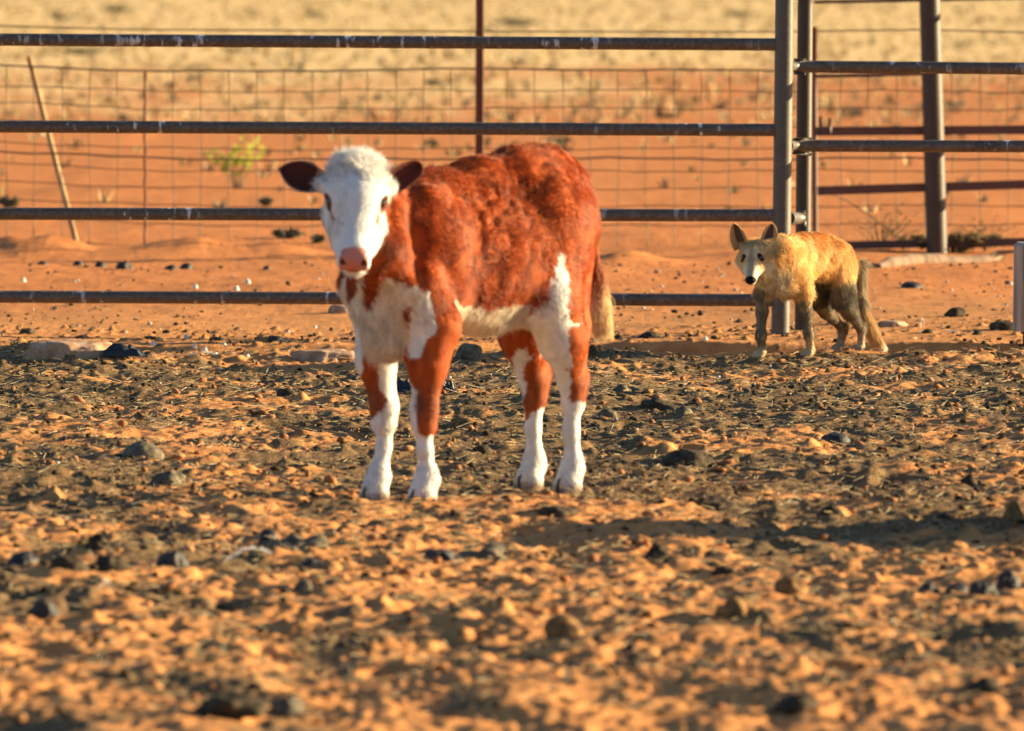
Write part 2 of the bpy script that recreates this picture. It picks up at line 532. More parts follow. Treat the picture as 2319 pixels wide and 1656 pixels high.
at = nt.n('ShaderNodeAttribute'); at.attribute_name = 'Col'
sep = nt.n('ShaderNodeSeparateColor'); nt.l(at.outputs['Color'], sep.inputs[0])
ov = obj_vec(nt)
big = nt.noise(ov, 1.1, 4); mid = nt.noise(ov, 14, 4, .6); fin = nt.noise(ov, 95, 3, .65); grit = nt.noise(ov, 260, 2, .7)
sand = nt.ramp(mid, [(.25, (.42, .168, .058)), (.55, (.57, .258, .092)), (.8, (.66, .335, .135))])
sand = nt.mix(nt.math('MULTIPLY', nt.ramp(grit, [(.50, (0, 0, 0)), (.72, (1, 1, 1))]), .35), sand, (.26, .12, .06))
litc = nt.ramp(fin, [(.30, (.060, .040, .024)), (.52, (.17, .105, .052)), (.75, (.42, .27, .13))])
lf = nt.math('ADD', sep.outputs[0], nt.math('MULTIPLY', nt.math('SUBTRACT', fin, .5), .9), True)
lf2 = nt.ramp(lf, [(.36, (0, 0, 0)), (.62, (1, 1, 1))])
sand = nt.mix(nt.math('MULTIPLY', sep.outputs[2], .7), sand, nt.ramp(mid, [(.25, (.44, .140, .042)), (.6, (.58, .205, .066)), (.8, (.62, .26, .10))]))
c = nt.mix(lf2, sand, litc)
straw = nt.ramp(nt.noise(ov, 2.2, 5, .65), [(.3, (.62, .41, .18)), (.5, (.73, .51, .245)), (.72, (.78, .585, .31))])
gf = nt.math('ADD', sep.outputs[1], nt.math('MULTIPLY', nt.math('SUBTRACT', nt.noise(ov, 1.6, 4, .6), .5), 1.1), True)
gf2 = nt.ramp(gf, [(.30, (0, 0, 0)), (.60, (1, 1, 1))])
gfm = nt.math('MULTIPLY', gf2, nt.math('GREATER_THAN', sep.outputs[1], .004))
c = nt.mix(gfm, c, straw)
nt.l(c, nt.b.inputs['Base Color'])
hb = nt.math('ADD', nt.math('MULTIPLY', fin, .7), nt.math('MULTIPLY', grit, .4))
nt.bump(hb, .55, .012)
gcol = np.stack([lit, grass, sstep(32.5, 36, gy)], 1)
ground = mesh_np('ground', np.stack([gx, gy, gh], 1), Q, GM, cols=gcol)
tag(ground, kind='structure')
del GX, GY, A, Q
# ------------------------------------------------------------------ uncountable litter: clods, dung crumbs, straw, grit
def ico(sub=1):
    t = (1 + 5 ** .5) / 2
    V = [(-1, t, 0), (1, t, 0), (-1, -t, 0), (1, -t, 0), (0, -1, t), (0, 1, t), (0, -1, -t), (0, 1, -t), (t, 0, -1), (t, 0, 1), (-t, 0, -1), (-t, 0, 1)]
    F = [(0, 11, 5), (0, 5, 1), (0, 1, 7), (0, 7, 10), (0, 10, 11), (1, 5, 9), (5, 11, 4), (11, 10, 2), (10, 7, 6), (7, 1, 8), (3, 9, 4), (3, 4, 2), (3, 2, 6), (3, 6, 8), (3, 8, 9), (4, 9, 5), (2, 4, 11), (6, 2, 10), (8, 6, 7), (9, 8, 1)]
    V = [tuple(nrm(v)) for v in V]
    for _ in range(sub):
        c = {}; nF = []
        def m(a, b):
            k = (min(a, b), max(a, b))
            if k not in c:
                V.append(tuple(nrm(np.array(V[a]) + V[b]))); c[k] = len(V) - 1
            return c[k]
        for a, b, d in F:
            x, y, z = m(a, b), m(b, d), m(d, a)
            nF += [(a, x, z), (b, y, x), (d, z, y), (x, y, z)]
        F = nF
    return np.array(V), np.array(F)
I0, I1, I2, I3 = ico(0), ico(1), ico(2), ico(3)
def scatter_lumps(name, n, rng, xr, yr, sr, cols, mat_, flat=(.35, .9), skew=2.5, ypow=1.0, sink=.25, avoid=True, jag=.25, pw=None):
    V0, F0 = I0
    cx = rng.uniform(*xr, n); cy = yr[0] + (yr[1] - yr[0]) * rng.random(n) ** ypow
    if pw is not None:
        k = rng.random(n) < pw(cx, cy); cx, cy = cx[k], cy[k]
    if avoid:
        k = np.ones(len(cx), bool)
        for f in FEET: k &= (cx - f[0]) ** 2 + (cy - f[1]) ** 2 > (f[2] * .68) ** 2
        cx, cy = cx[k], cy[k]
    n = len(cx)
    s = sr[0] + (sr[1] - sr[0]) * rng.random(n) ** skew
    z = surf_h(cx, cy)
    D = V0[None] * (1 + rng.uniform(-jag, jag, (n, len(V0), 1)))
    sc = np.stack([rng.uniform(.7, 1.5, n), rng.uniform(.7, 1.3, n), rng.uniform(*flat, n)], 1) * s[:, None]
    a = rng.uniform(0, 6.28, n); tl = rng.normal(0, .3, n)
    D = D * sc[:, None]
    X = D[..., 0] * np.cos(tl)[:, None] + D[..., 2] * np.sin(tl)[:, None]; Z = -D[..., 0] * np.sin(tl)[:, None] + D[..., 2] * np.cos(tl)[:, None]
    Y = D[..., 1]
    X, Y = X * np.cos(a)[:, None] - Y * np.sin(a)[:, None], X * np.sin(a)[:, None] + Y * np.cos(a)[:, None]
    V = np.stack([X + cx[:, None], Y + cy[:, None], Z + (z + sc[:, 2] * (1 - sink) * .8)[:, None]], -1).reshape(-1, 3)
    F = (F0[None] + (np.arange(n) * len(V0))[:, None, None]).reshape(-1, 3)
    cols = np.asarray(cols); ci = rng.integers(0, len(cols), n)
    C = cols[ci] * rng.uniform(.7, 1.25, (n, 1))
    return mesh_np(name, V, F, mat_, cols=np.repeat(C, len(V0), 0))
LM = mat('litter', rough=.9, spec=.12)
nt = NT(LM); at = nt.n('ShaderNodeAttribute'); at.attribute_name = 'Col'
ov = obj_vec(nt); f_ = nt.noise(ov, 160, 3, .65)
nt.l(nt.mix(.75, at.outputs['Color'], nt.mix(f_, (0.02, .015, .01), at.outputs['Color']), 'MIX'), nt.b.inputs['Base Color']); nt.bump(f_, .6, .006)
rng = np.random.default_rng(11)
DUNG = [(.075, .052, .032), (.13, .088, .048), (.25, .17, .09), (.052, .040, .029)]
SOIL = [(.48, .21, .09), (.40, .17, .07), (.56, .27, .12)]
_pw = lambda x, y: .35 + .65 * (n2(x * 1.1, y * .55, 20) * .5 + n2(x * 4.5, y * 2.4, 21) * .5 > .47)
tag(scatter_lumps('dung_crumbs', 24000, rng, (-2.2, 2.2), (16.8, 30.65), (.0018, .0125), DUNG, LM, pw=_pw, flat=(.25, .8), skew=4.0, jag=.4), kind='stuff')
tag(scatter_lumps('soil_clods', 3500, rng, (-2.2, 2.2), (16.8, 30.65), (.002, .018), SOIL, LM, flat=(.25, .8), skew=3, jag=.4), kind='stuff')
tag(scatter_lumps('dark_grit', 3600, rng, (-2.6, 2.6), (30.7, 38), (.002, .012), DUNG, LM, ypow=1.5, skew=4, pw=lambda x, y: (n2(x * 2.2 + 5, y * 1.1, 77) > .52) * .9 + .08), kind='stuff')
tag(scatter_lumps('pale_grit', 420, rng, (-2.4, 2.4), (24, 37), (.003, .009), [(.75, .72, .66), (.62, .58, .5)], LM, ypow=.8), kind='stuff')
# straw and chewed stalks lying about
def straw(name, n, xr, yr, L, w, cols, up=.15):
    cx = rng.uniform(*xr, n); cy = rng.uniform(*yr, n); a = rng.uniform(0, 6.28, n); l = rng.uniform(*L, n); t = rng.uniform(-.1, up, n)
    d = np.stack([np.cos(a), np.sin(a), np.sin(t * 2)], 1) * l[:, None]
    p0 = np.stack([cx, cy, surf_h(cx, cy) + .003 + np.abs(d[:, 2]) * .3], 1)
    s = np.stack([-np.sin(a), np.cos(a), 0 * a], 1) * (w * rng.uniform(.6, 1.4, n))[:, None]
    u = np.array([0, 0, w])
    V = np.stack([p0 - s, p0 + s, p0 + u + d * 0, p0 + d - s * .4, p0 + d + s * .4, p0 + d + u * .5], 1).reshape(-1, 3)
    f = np.array([[0, 1, 4, 3], [1, 2, 5, 4], [2, 0, 3, 5]])
    F = (f[None] + (np.arange(n) * 6)[:, None, None]).reshape(-1, 4)
    c = np.asarray(cols)[rng.integers(0, len(cols), n)] * rng.uniform(.7, 1.2, (n, 1))
    return mesh_np(name, V, F, LM, cols=np.repeat(c, 6, 0), smooth=False)
tag(straw('dry_straw', 26000, (-2.2, 2.2), (17, 30.7), (.012, .06), .0014, [(.72, .56, .30), (.46, .31, .14), (.25, .16, .08), (.7, .6, .4)]), kind='stuff')
# plain beyond: dry tussocks thickening to a sea of straw coloured grass
def tussocks(name, n, yr, ypow, hgt, cols, blades=9, xf=.075, seed=3, green=0):
    rg = np.random.default_rng(seed)
    cy = yr[0] + (yr[1] - yr[0]) * rg.random(n) ** ypow; cx = rg.uniform(-1, 1, n) * (cy * xf + 1.5)
    h = rg.uniform(*hgt, n) * (.6 + .8 * n2(cx * .8, cy * .3, 31))
    k = blades
    a = rg.uniform(0, 6.28, (n, k)); r = rg.uniform(0, .5, (n, k)) * h[:, None]; ln_ = rg.uniform(.15, .9, (n, k))
    z = surf_h(cx, cy)[:, None]
    bx = cx[:, None] + np.cos(a) * r; by = cy[:, None] + np.sin(a) * r
    tx = bx + np.cos(a) * ln_ * h[:, None]; ty = by + np.sin(a) * ln_ * h[:, None]
    hh = h[:, None] * rg.uniform(.5, 1.1, (n, k))
    w = .010 + .05 * h[:, None] * rg.uniform(.5, 1, (n, k))
    px_, py_ = -np.sin(a) * w, np.cos(a) * w
    V = np.stack([np.stack([bx - px_, by - py_, z + 0 * a], -1), np.stack([bx + px_, by + py_, z + 0 * a], -1), np.stack([tx, ty, z + hh], -1)], 2).reshape(-1, 3)
    F = np.arange(n * k * 3).reshape(-1, 3)
    c = np.asarray(cols)[rg.integers(0, len(cols), n)] * rg.uniform(.75, 1.2, (n, 1))
    return mesh_np(name, V, F, LM, cols=np.repeat(c, k * 3, 0), smooth=False)
PALEG = [(.75, .56, .30), (.80, .65, .38), (.68, .49, .24), (.74, .56, .31)]
tag(tussocks('dry_grass_plain', 6000, (62, 190), 1.0, (.04, .10), PALEG, 8), kind='stuff')
tag(tussocks('sparse_dry_grass', 420, (44, 80), .9, (.03, .08), PALEG + [(.40, .35, .18)], 8, seed=4), kind='stuff')
tag(tussocks('grey_green_tufts', 150, (52, 150), 1.1, (.04, .12), [(.16, .15, .08), (.22, .20, .12)], 8, seed=5), kind='stuff')
# ------------------------------------------------------------------ steel yard rails
def pipe_mat(name, base, rust, drip=.5, grey=.3):
    m = mat(name, base, .48, 0.45, 0)
    nt = NT(m); ov = obj_vec(nt)
    a = nt.noise(ov, 5, 5, .6); b = nt.noise(ov, 60, 4, .65)
    c = nt.ramp(a, [(.3, base), (.55, rust), (.75, tuple(x * .6 for x in base))])
    c = nt.mix(nt.math('MULTIPLY', nt.ramp(b, [(.45, (0, 0, 0)), (.75, (1, 1, 1))]), grey), c, (.34, .33, .34))
    # bird droppings: splashes running down from the top of the pipe
    d1 = nt.noise(ov, 22, 3, .55, mapscale=(1.4, 1, .35)); d2 = nt.noise(ov, 2.3, 2, .5)
    mk = nt.math('MULTIPLY', nt.ramp(d1, [(.66 - .06 * drip, (0, 0, 0)), (.72 - .06 * drip, (1, 1, 1))]), nt.ramp(d2, [(.47, (0, 0, 0)), (.60, (1, 1, 1))]))
    sp = nt.n('ShaderNodeSeparateXYZ'); nt.l(ov, sp.inputs[0])
    c = nt.mix(nt.math('MULTIPLY', mk, .8 if drip > 0 else 0), c, (.72, .74, .76))
    nt.l(c, nt.b.inputs['Base Color']); nt.bump(b, .25, .003)
    return m
RAIL = pipe_mat('weathered_rail_steel', (.062, .053, .047), (.10, .068, .046), 1.3)
POSTM = pipe_mat('grey_post_steel', (.055, .050, .047), (.085, .074, .062), 0, .10)
POSTD = pipe_mat('brown_post_steel', (.028, .018, .014), (.042, .028, .020), 0, .03)
BACK = pipe_mat('rusty_back_rail', (.075, .032, .026), (.10, .040, .028), 0, .1)
def pipe(name, a, b, r, m, parent, n=18, segs=1, sag=0.0, rj=0.0, seed=0):
    a = np.asarray(a, float); b = np.asarray(b, float)
    k = segs + 1
    t = np.linspace(0, 1, k)
    pts = a + (b - a) * t[:, None]
    pts[:, 2] -= sag * 4 * t * (1 - t)
    rr = np.full(k, r)
    if rj: rr = rr * (1 + rj * (np.random.default_rng(seed).random(k) - .5))
    base = np.array(parent.location) if parent is not None else np.zeros(3)
    V, F = tube(pts - base, rr, n)
    return mesh_np(name, V, F, m, parent)
YP = 31.8                                                         # depth of the yard rails
rf = empty('rail_fence', P(1740, 745, YP) * [1, 1, 0])
tag(rf, 'grey brown steel pipe rail fence spotted with bird droppings behind the calf', 'fence', None)
for (vl, vr, r_) in ((88, 99, .0235), (281, 289, .0235), (475, 478.5, .0235), (659, 667, .0235)):
    a = P(-60, vl - .3, YP + .02); b = P(1722 if vr < 400 else 1716, vr, YP + .02)
    p = pipe('rail', a, b, r_, RAIL, rf, 20, 24)
pa = P(1743, -60, YP); pb = P(1732, 745, YP); pb[2] = -.15
pipe('post', pa + (pa - pb) * .15, pb, .0345, POSTM, rf, 28, 12)
# weld collars where rails meet the post
gt = empty('steel_gate', P(1790, 735, YP + .28) * [1, 1, 0])
tag(gt, 'steel pipe gate with two long rails hung on the brown post right of the dingo', 'gate')
qa = P(1789, -60, YP + .26); qb = P(1781, 730, YP + .26); qb[2] = -.15
pipe('post', qa, qb, .0290, POSTD, gt, 28, 12)
for (vl, vr) in ((148, 153), (324, 325.5)):
    a = P(1776, vl, YP + .10); b = P(2340, vr, YP + .06)
    pipe('rail', a, b, .0228, RAIL, gt, 20, 16)
for v in (148, 324):                                              # gudgeon sleeves between the two posts
    hg = pipe('hinge_pin', P(1752, v, YP + .03), P(1772, v, YP + .10), .019, POSTM, gt, 16, 2)
    c = P(1776, v, YP + .11); pipe('hinge_sleeve', c + [0, 0, -.030], c + [0, 0, .030], .0225, POSTM, gt, 16, 2)
hs = pipe('broken_rail_stub', P(1752, 485, YP + .03), P(1778, 485, YP + .16), .024, POSTM, gt, 18, 2)
hs['label'] = 'short pale pipe stub with a torn end'
pipe('hinge_sleeve', P(1781, 468, YP + .17), P(1784, 503, YP + .17), .013, POSTM, gt, 14, 3)
pipe('bracket', P(1762, 312, YP + .09), P(1800, 309, YP + .20), .006, POSTM, gt, 8, 1)
pipe('bracket', P(1762, 340, YP + .09), P(1800, 343, YP + .20), .006, POSTM, gt, 8, 1)
# ------------------------------------------------------------------ back fence: post, rusty rails, hinged joint strainers
YB = G(0, 551)[1]
bf = empty('back_rail_fence', G(2080, 565))
tag(bf, 'rusty flat railed fence with a thick tall post beyond the gate, far right', 'fence')
bb = G(2084, 568)
s_b = FPX / KD / bb[1]
pipe('post', P(2063, -60, bb[1]), [bb[0], bb[1], -.2], 23.5 / s_b, POSTD, bf, 28, 14)
thin = G(1811, 556)
pipe('post', P(1808, 60, thin[1]), [thin[0], thin[1], -.2], 6.5 / s_b, BACK, bf, 10, 4)
for (u0, v0, u1, v1, w) in ((1808, 5, 2330, -6, 8), (1808, 170, 2046, 164, 8), (1812, 292, 2330, 288, 20), (1815, 424, 2330, 408, 20), (1815, 546, 2330, 536, 18)):
    a = P(u0, v0, bb[1] + .08); b = P(u1, v1, bb[1] + .08); w = w * bb[1] * KD / FPX
    L = np.linalg.norm(b - a); d = nrm(b - a); up = np.array([0, 0, 1.0]); nn = nrm(np.cross(d, up)); up = np.cross(nn, d)
    V, F = boxm((0, 0, 0), (L, .02, w)); V = V[:, :1] * d + V[:, 1:2] * nn + V[:, 2:] * up + (a + b) / 2 - np.array(bf.location)
    mesh_np('rail', V, F, BACK, bf, smooth=False)
for (u, v0, v1, w) in ((1822, 258, 300, 8), (1843, 262, 300, 8)):
    a = P(u, v0, bb[1] + .04); b = P(u, v1, bb[1] + .04)
    pipe('bracket', a, b, w * .5 * bb[1] * KD / FPX, BACK, bf, 6, 1)
# ------------------------------------------------------------------ wire netting fence
WIREM = mat('dull_wire', (.09, .07, .055), .55, .4, .3)
YM = YB + .05
wf = empty('wire_netting_fence', [0, YM, 0])
tag(wf, 'sagging square mesh wire fence with a steel picket, running behind the rails', 'fence')
def vtop(u): return float(np.interp(u, [-60, 90, 322, 700, 1065, 1350, 1720, 2330], [142, 148, 159, 157, 153, 155, 157, 160]))
def vbot(u): return float(np.interp(u, [-60, 90, 322, 700, 1065, 1350, 1720, 2330], [528, 536, 546, 556, 556, 553, 551, 548]))
fr = [0, .115, .215, .322, .440, .497, .565, .664, .765, .87, 1.0]
us = np.linspace(-60, 2330, 40)
def wig(u, k): return 2.0 * math.sin(u * .011 + k * 1.7) + 1.5 * math.sin(u * .037 + k)
for k, f in enumerate(fr):
    pts = np.array([P(u, vtop(u) + (vbot(u) - vtop(u)) * f + (wig(u, k) if 0 < k < 10 else wig(u, k) * .5), YM) for u in us]) - [0, YM, 0]
    r_ = .0048 if k in (0, 5) else .0042 if k == 10 else .0026
    V, F = tube(pts, r_, 6); mesh_np('horizontal_wire', V, F, WIREM, wf)
pts = np.array([P(u, np.interp(u, [-60, 300, 1065, 1720, 2040, 2330], [56, 66, 70, 71, 66, 73]), YM) for u in us]) - [0, YM, 0]
V, F = tube(pts, .0036, 6); mesh_np('top_wire', V, F, WIREM, wf)
u = -48.0; k = 0
while u < 2330:
    n = 7
    pts = np.array([P(u + 1.6 * math.sin(k * 2.1 + q * 1.3), vtop(u) + (vbot(u) - vtop(u)) * q / (n - 1), YM + .006) for q in range(n)]) - [0, YM, 0]
    V, F = tube(pts, .0021, 5); mesh_np('vertical_wire', V, F, WIREM, wf)
    u += 63.0 / KD; k += 1
PICK = mat('rusty_picket', (.15, .06, .035), .7, .3)
a = P(1066, -60, YM - .02); b = np.array([P(1064, 556, YM)[0], YM - .02, -.15])
def star(name, a, b, w, m, parent):
    d = nrm(b - a); base = np.array(parent.location)
    parts = []
    for ang in (90, 210, 330):
        o = np.array([math.cos(R(ang)), math.sin(R(ang)), 0]) * w; s_ = np.array([-math.sin(R(ang)), math.cos(R(ang)), 0]) * .003
        V = np.array([a - s_, a + s_, a + o + s_, a + o - s_, b - s_, b + s_, b + o + s_, b + o - s_]) - base
        parts.append((V, [np.array([[0, 1, 2, 3], [7, 6, 5, 4], [0, 4, 5, 1], [1, 5, 6, 2], [2, 6, 7, 3], [3, 7, 4, 0]])]))
    V, F = merge(parts); return mesh_np(name, V, F, m, parent, smooth=False)
star('picket', a, b, .021, PICK, wf)
a = P(322, 160, YM - .02)
pts = np.array([P(322 + 1.2 * math.sin(q * 1.9), 158 + (548 - 158) * q / 24, YM - .015) for q in range(25)]) - [0, YM, 0]
V, F = tube(pts, [.0052 + .0018 * (q % 2) for q in range(25)], 7); mesh_np('wire_dropper', V, F, PICK, wf)
# leaning stake
STK = mat('bleached_wood', (.42, .30, .17), .85, .1)
nt = NT(STK); ov = obj_vec(nt); f_ = nt.noise(ov, 30, 4, .6, mapscale=(1, 1, .08)); nt.l(nt.ramp(f_, [(.3, (.20, .14, .08)), (.6, (.44, .33, .19)), (.8, (.55, .44, .28))]), nt.b.inputs['Base Color']); nt.bump(f_, .4, .004)
gb = G(172, 549); p0 = P(64, 126, gb[1] + .05)
ax = nrm(p0 - gb)
V, F = tube([gb - ax * .08, gb, gb + (p0 - gb) * .3, gb + (p0 - gb) * .6, gb + (p0 - gb) * .62, p0], [.0135, .0135, .0138, .0135, .0135, .0125], 8)
lo = gb.copy(); o = mesh_np('wooden_stake', V - lo, F, STK, loc=lo)
tag(o, 'thin weathered stake leaning against the wire mesh at far left', 'stake')
# square post stump cut off by the right edge of the yard
g = GS(2268, 772)
def grain(name, stops, sc=26):
    m = mat(name, stops[1], .85, .12); nt = NT(m); ov = obj_vec(nt)
    f_ = nt.noise(ov, sc, 5, .65, mapscale=(1, 1, .06)); nt.l(nt.ramp(f_, [(.3, stops[0]), (.5, stops[1]), (.72, stops[2])]), nt.b.inputs['Base Color']); nt.bump(f_, .6, .006); return m
GREYW = grain('grey_weathered_timber', [(.10, .10, .095), (.30, .30, .28), (.48, .47, .43)])
DARKW = grain('dark_foot_timber', [(.02, .018, .015), (.05, .04, .03), (.09, .07, .05)])  # darker timber tone for the foot of the post
tp_ = P(2253, 538, g[1]); ht = tp_[2]
wst = empty('timber_post', [g[0] + .034, g[1], 0])
tag(wst, 'short grey weathered timber post with a dark foot, at the right edge', 'post')
def chamfer_post(name, w, z0, z1, m, parent, dx=0.0, top=.012):
    b = .010; w2 = w / 2
    ring = np.array([(-w2 + b, -w2), (w2 - b, -w2), (w2, -w2 + b), (w2, w2 - b), (w2 - b, w2), (-w2 + b, w2), (-w2, w2 - b), (-w2, -w2 + b)])
    zs = [z0, z0 + (z1 - z0) * .5, z1 - top, z1]
    V = np.concatenate([np.c_[ring * (1 if k < 3 else .86) + [dx + .002 * k, 0], np.full(8, z)] for k, z in enumerate(zs)])
    i = np.arange(8); j = (i + 1) % 8
    F = np.concatenate([np.stack([k * 8 + i, k * 8 + j, (k + 1) * 8 + j, (k + 1) * 8 + i], 1) for k in range(3)])
    cap = np.arange(24, 32)[None]; bot = np.arange(7, -1, -1)[None]
    return mesh_np(name, V, [F, cap, bot], m, parent, smooth=False)
zc = P(2262, 735, g[1])[2]
chamfer_post('post_top', .125, zc, ht, GREYW, wst)
chamfer_post('post_foot', .085, -.15, zc + .0, DARKW, wst, dx=.012, top=.0)
# ------------------------------------------------------------------ calf
FUR = hair_mat('fur_strands')
def skin_mat(name, rough=.75):
    m = mat(name, rough=rough, spec=.15)
    nt = NT(m)
    a = nt.n('ShaderNodeAttribute'); a.attribute_name = 'Col'
    v = obj_vec(nt)
    f = nt.noise(v, 90, 3, mapscale=(1, 1, .35))
    c = nt.mix(nt.math('MULTIPLY', f, .45), a.outputs['Color'], (0, 0, 0))
    c2 = nt.mix(.6, a.outputs['Color'], c)
    nt.l(c2, nt.b.inputs['Base Color'])
    nt.bump(f, .3, .004)
    return m
SKIN = skin_mat('hide')
def ear_mesh(L, W, D, th, tipw=.35, nu=22, nv=15, notch=False, base=.35, curl=0.0, pow_=.8):
    """cupped leaf ear: length along +X, width Y, opening faces -Z... returns V, quads, uv"""
    V = []; UV = []
    for side in (0, 1):
        for i in range(nu):
            u = i / (nu - 1)
            w = W / 2 * (math.sin(math.pi * min(1, (u * (1 - base) + base)) ** pow_) ** tipw if u < 1 else 0.02)
            for j in range(nv):
                v = -1 + 2 * j / (nv - 1)
                cup = D * (1 - u * .6)
                z = -cup * (1 - v * v)
                x = u * L
                y = w * v * (1 - .12 * (1 - u))
                if notch and u > .62:                       # a folded, notched tip
                    x -= (u - .62) * L * .9 * max(0, .25 - abs(v - .1)) * 4
                z += curl * u * u
                z += (th / 2 if side else -th / 2) * (1 - abs(v) ** 4) * (1 if 0 < i < nu - 1 else .2)
                V.append((x, y, z)); UV.append((u, v, side))
    V = np.array(V); UV = np.array(UV)
    q = []
    o = nu * nv
    for i in range(nu - 1):
        for j in range(nv - 1):
            a = i * nv + j
            q.append((a, a + nv, a + nv + 1, a + 1))
            q.append((o + a, o + a + 1, o + a + nv + 1, o + a + nv))
    for j in range(nv - 1):
        a = (nu - 1) * nv + j; q.append((a, o + a, o + a + 1, a + 1))
        a = j; q.append((a, a + 1, o + a + 1, o + a))
    for i in range(nu - 1):
        a = i * nv; q.append((a, o + a, o + a + nv, a + nv))
        a = i * nv + nv - 1; q.append((a, a + nv, o + a + nv, o + a))
    return V, np.array(q), UV
def eye_obj(parent, c, r, out, irisc, R0=1.0):
    """glossy eyeball turned towards `out`, with iris and dark pupil by real position"""
    n = 20
    th = np.linspace(0, math.pi, n // 2 + 1); ph = np.linspace(0, 2 * math.pi, n, endpoint=False)
    V = np.array([[math.sin(t) * math.cos(p), math.sin(t) * math.sin(p), math.cos(t)] for t in th for p in ph])
    o = nrm(out)
    d = V @ o
    cols = np.where((d > .90)[:, None], (.004, .003, .003), np.where((d > .60)[:, None], irisc, (.02, .012, .01)))
    k = len(ph); i = np.arange(k); j = (i + 1) % k
    Q = np.concatenate([np.stack([a * k + i, (a + 1) * k + i, (a + 1) * k + j, a * k + j], 1) for a in range(len(th) - 1)])
    return mesh_np('eye', V * r + c, Q, EYE, parent, cols=np.array(cols, float))
EYE = mat('eyeball', (.02, .01, .008), .06, .8)
_nt = NT(EYE); _a = _nt.n('ShaderNodeAttribute'); _a.attribute_name = 'Col'; _nt.l(_a.outputs['Color'], _nt.b.inputs['Base Color'])

calf_O = np.array([-.104, 23.08, -.004])
cfw = nrm([-.673, -.740, 0]); clf = np.array([-cfw[1], cfw[0], 0])   # forward, left
calf = empty('calf', calf_O, math.atan2(cfw[1], cfw[0]))
tag(calf, 'russet and white calf with a white face standing side on in the dirt yard', 'calf')
def c2w(p): return calf_O + p[:, :1] * cfw + p[:, 1:2] * clf + p[:, 2:] * np.array([0, 0, 1.0])
def w2c(p): q = np.asarray(p) - calf_O; return np.array([q @ cfw, q @ clf, q[2]])
def v2c(d): d = np.asarray(d, float); return np.array([d @ cfw, d @ clf, d[2]])

# head frame
hp = w2c(P(793, 362, 22.70))                                     # poll
hh = nrm(v2c([-.03, -1, 0]))                                     # horizontal heading of the face
hx = nrm(hh * math.cos(R(50)) + np.array([0, 0, -math.sin(R(50))]))
hz = nrm(hh * math.sin(R(50)) + np.array([0, 0, math.cos(R(50))]))
hy = np.cross(hz, hx)                                            # calf's left = picture right
_roll = R(-3); hy, hz = hy * math.cos(_roll) + hz * math.sin(_roll), hz * math.cos(_roll) - hy * math.sin(_roll)
HR = np.stack([hx, hy, hz], 1)
HS = .92
def H(a, b, c): return hp + HS * (a * hx + b * hy + c * hz)

T_BODY, T_NECK, T_HEAD, T_MUZ, T_TAIL = 0, 1, 2, 3, 4
T_FL, T_FR, T_HL, T_HR = 5, 6, 7, 8
S = Solid((-.62, -.30, 0.0), (.78, .38, 1.02), .0055)
S.ell((.01, 0, .676), (.30, .138, .204), .05, T_BODY)
S.ell((-.08, 0, .655), (.23, .148, .180), .06, T_BODY)
S.ell((.20, 0, .664), (.155, .112, .208), .06, T_BODY)
S.ell((-.25, 0, .765), (.150, .107, .150), .06, T_BODY)
S.chain([(.28, 0, .785), (.17, 0, .820), (0, 0, .852), (-.16, 0, .880), (-.28, 0, .882), (-.36, 0, .850), (-.41, 0, .805)], [.05, .048, .052, .050, .050, .042, .028], .08, T_BODY)
for s in (-1, 1):
    S.cone((-.205, s * .080, .825), (-.18, s * .095, .78), .036, .03, .08, T_BODY)       # hip bone
    S.cone((-.375, s * .050, .79), (-.38, s * .048, .75), .036, .034, .05, T_BODY)         # pin bone
    S.ell((.235, s * .095, .70), (.07, .045, .165), .05, T_BODY, rot=np.array([[.95, 0, .3], [0, 1, 0], [-.3, 0, .95]]))
    S.cone((.335, s * .088, .60), (.31, s * .095, .57), .060, .055, .05, T_BODY)          # point of shoulder
# neck, throat, brisket
S.cone((.24, 0, .72), (.39, .015, .775), .130, .092, .06, T_NECK, sq=(0, 1, 0), f=.72)
S.cone((.39, .015, .785), H(.05, 0, -.10), .095, .070, .05, T_NECK)
S.cone((.33, 0, .60), (.44, .05, .70), .105, .075, .06, T_NECK)
S.cone((.44, .05, .70), H(.13, 0, -.13), .072, .050, .05, T_NECK)
S.ell((.335, .0, .520), (.082, .070, .108), .05, T_NECK)
S.cone((.385, .0, .54), (.375, .005, .462), .042, .034, .04, T_NECK)
S.cone((.34, .0, .448), (.365, .0, .452), .032, .030, .04, T_NECK)
def HE(c, r, k, t, rot=None, sub=False): S.ell(c, [x * HS for x in r], k, t, rot, sub)
def HC(a, b, ra, rb, k, t): S.cone(a, b, ra * HS, rb * HS, k, t)
# head
HE(H(.055, 0, -.06), (.095, .082, .080), .03, T_HEAD, rot=HR)
HE(H(.085, 0, -.035), (.105, .076, .050), .03, T_HEAD, rot=HR)
HE(H(-.003, 0, -.044), (.050, .062, .052), .03, T_HEAD, rot=HR)
HC(H(.12, 0, -.055), H(.275, 0, -.050), .066, .044, .03, T_HEAD)
for s in (-1, 1):
    HC(H(.10, s * .045, -.125), H(.25, s * .014, -.085), .048, .030, .035, T_HEAD)
    HC(H(.085, s * .066, -.035), H(.11, s * .064, -.040), .024, .020, .02, T_HEAD)     # brow
    HC(H(.175, s * .055, -.075), H(.24, s * .035, -.075), .024, .020, .03, T_HEAD)     # cheek
    HE(H(.118, s * .082, -.036), (.020, .012, .014), .012, T_HEAD, rot=HR, sub=True)    # socket
    HC(H(.315, s * .026, -.040), H(.320, s * .030, -.055), .020, .018, .012, T_MUZ)    # nostril wing
HE(H(.290, 0, -.055), (.036, .048, .038), .02, T_MUZ, rot=HR)
HE(H(.290, 0, -.098), (.035, .036, .026), .012, T_HEAD, rot=HR)
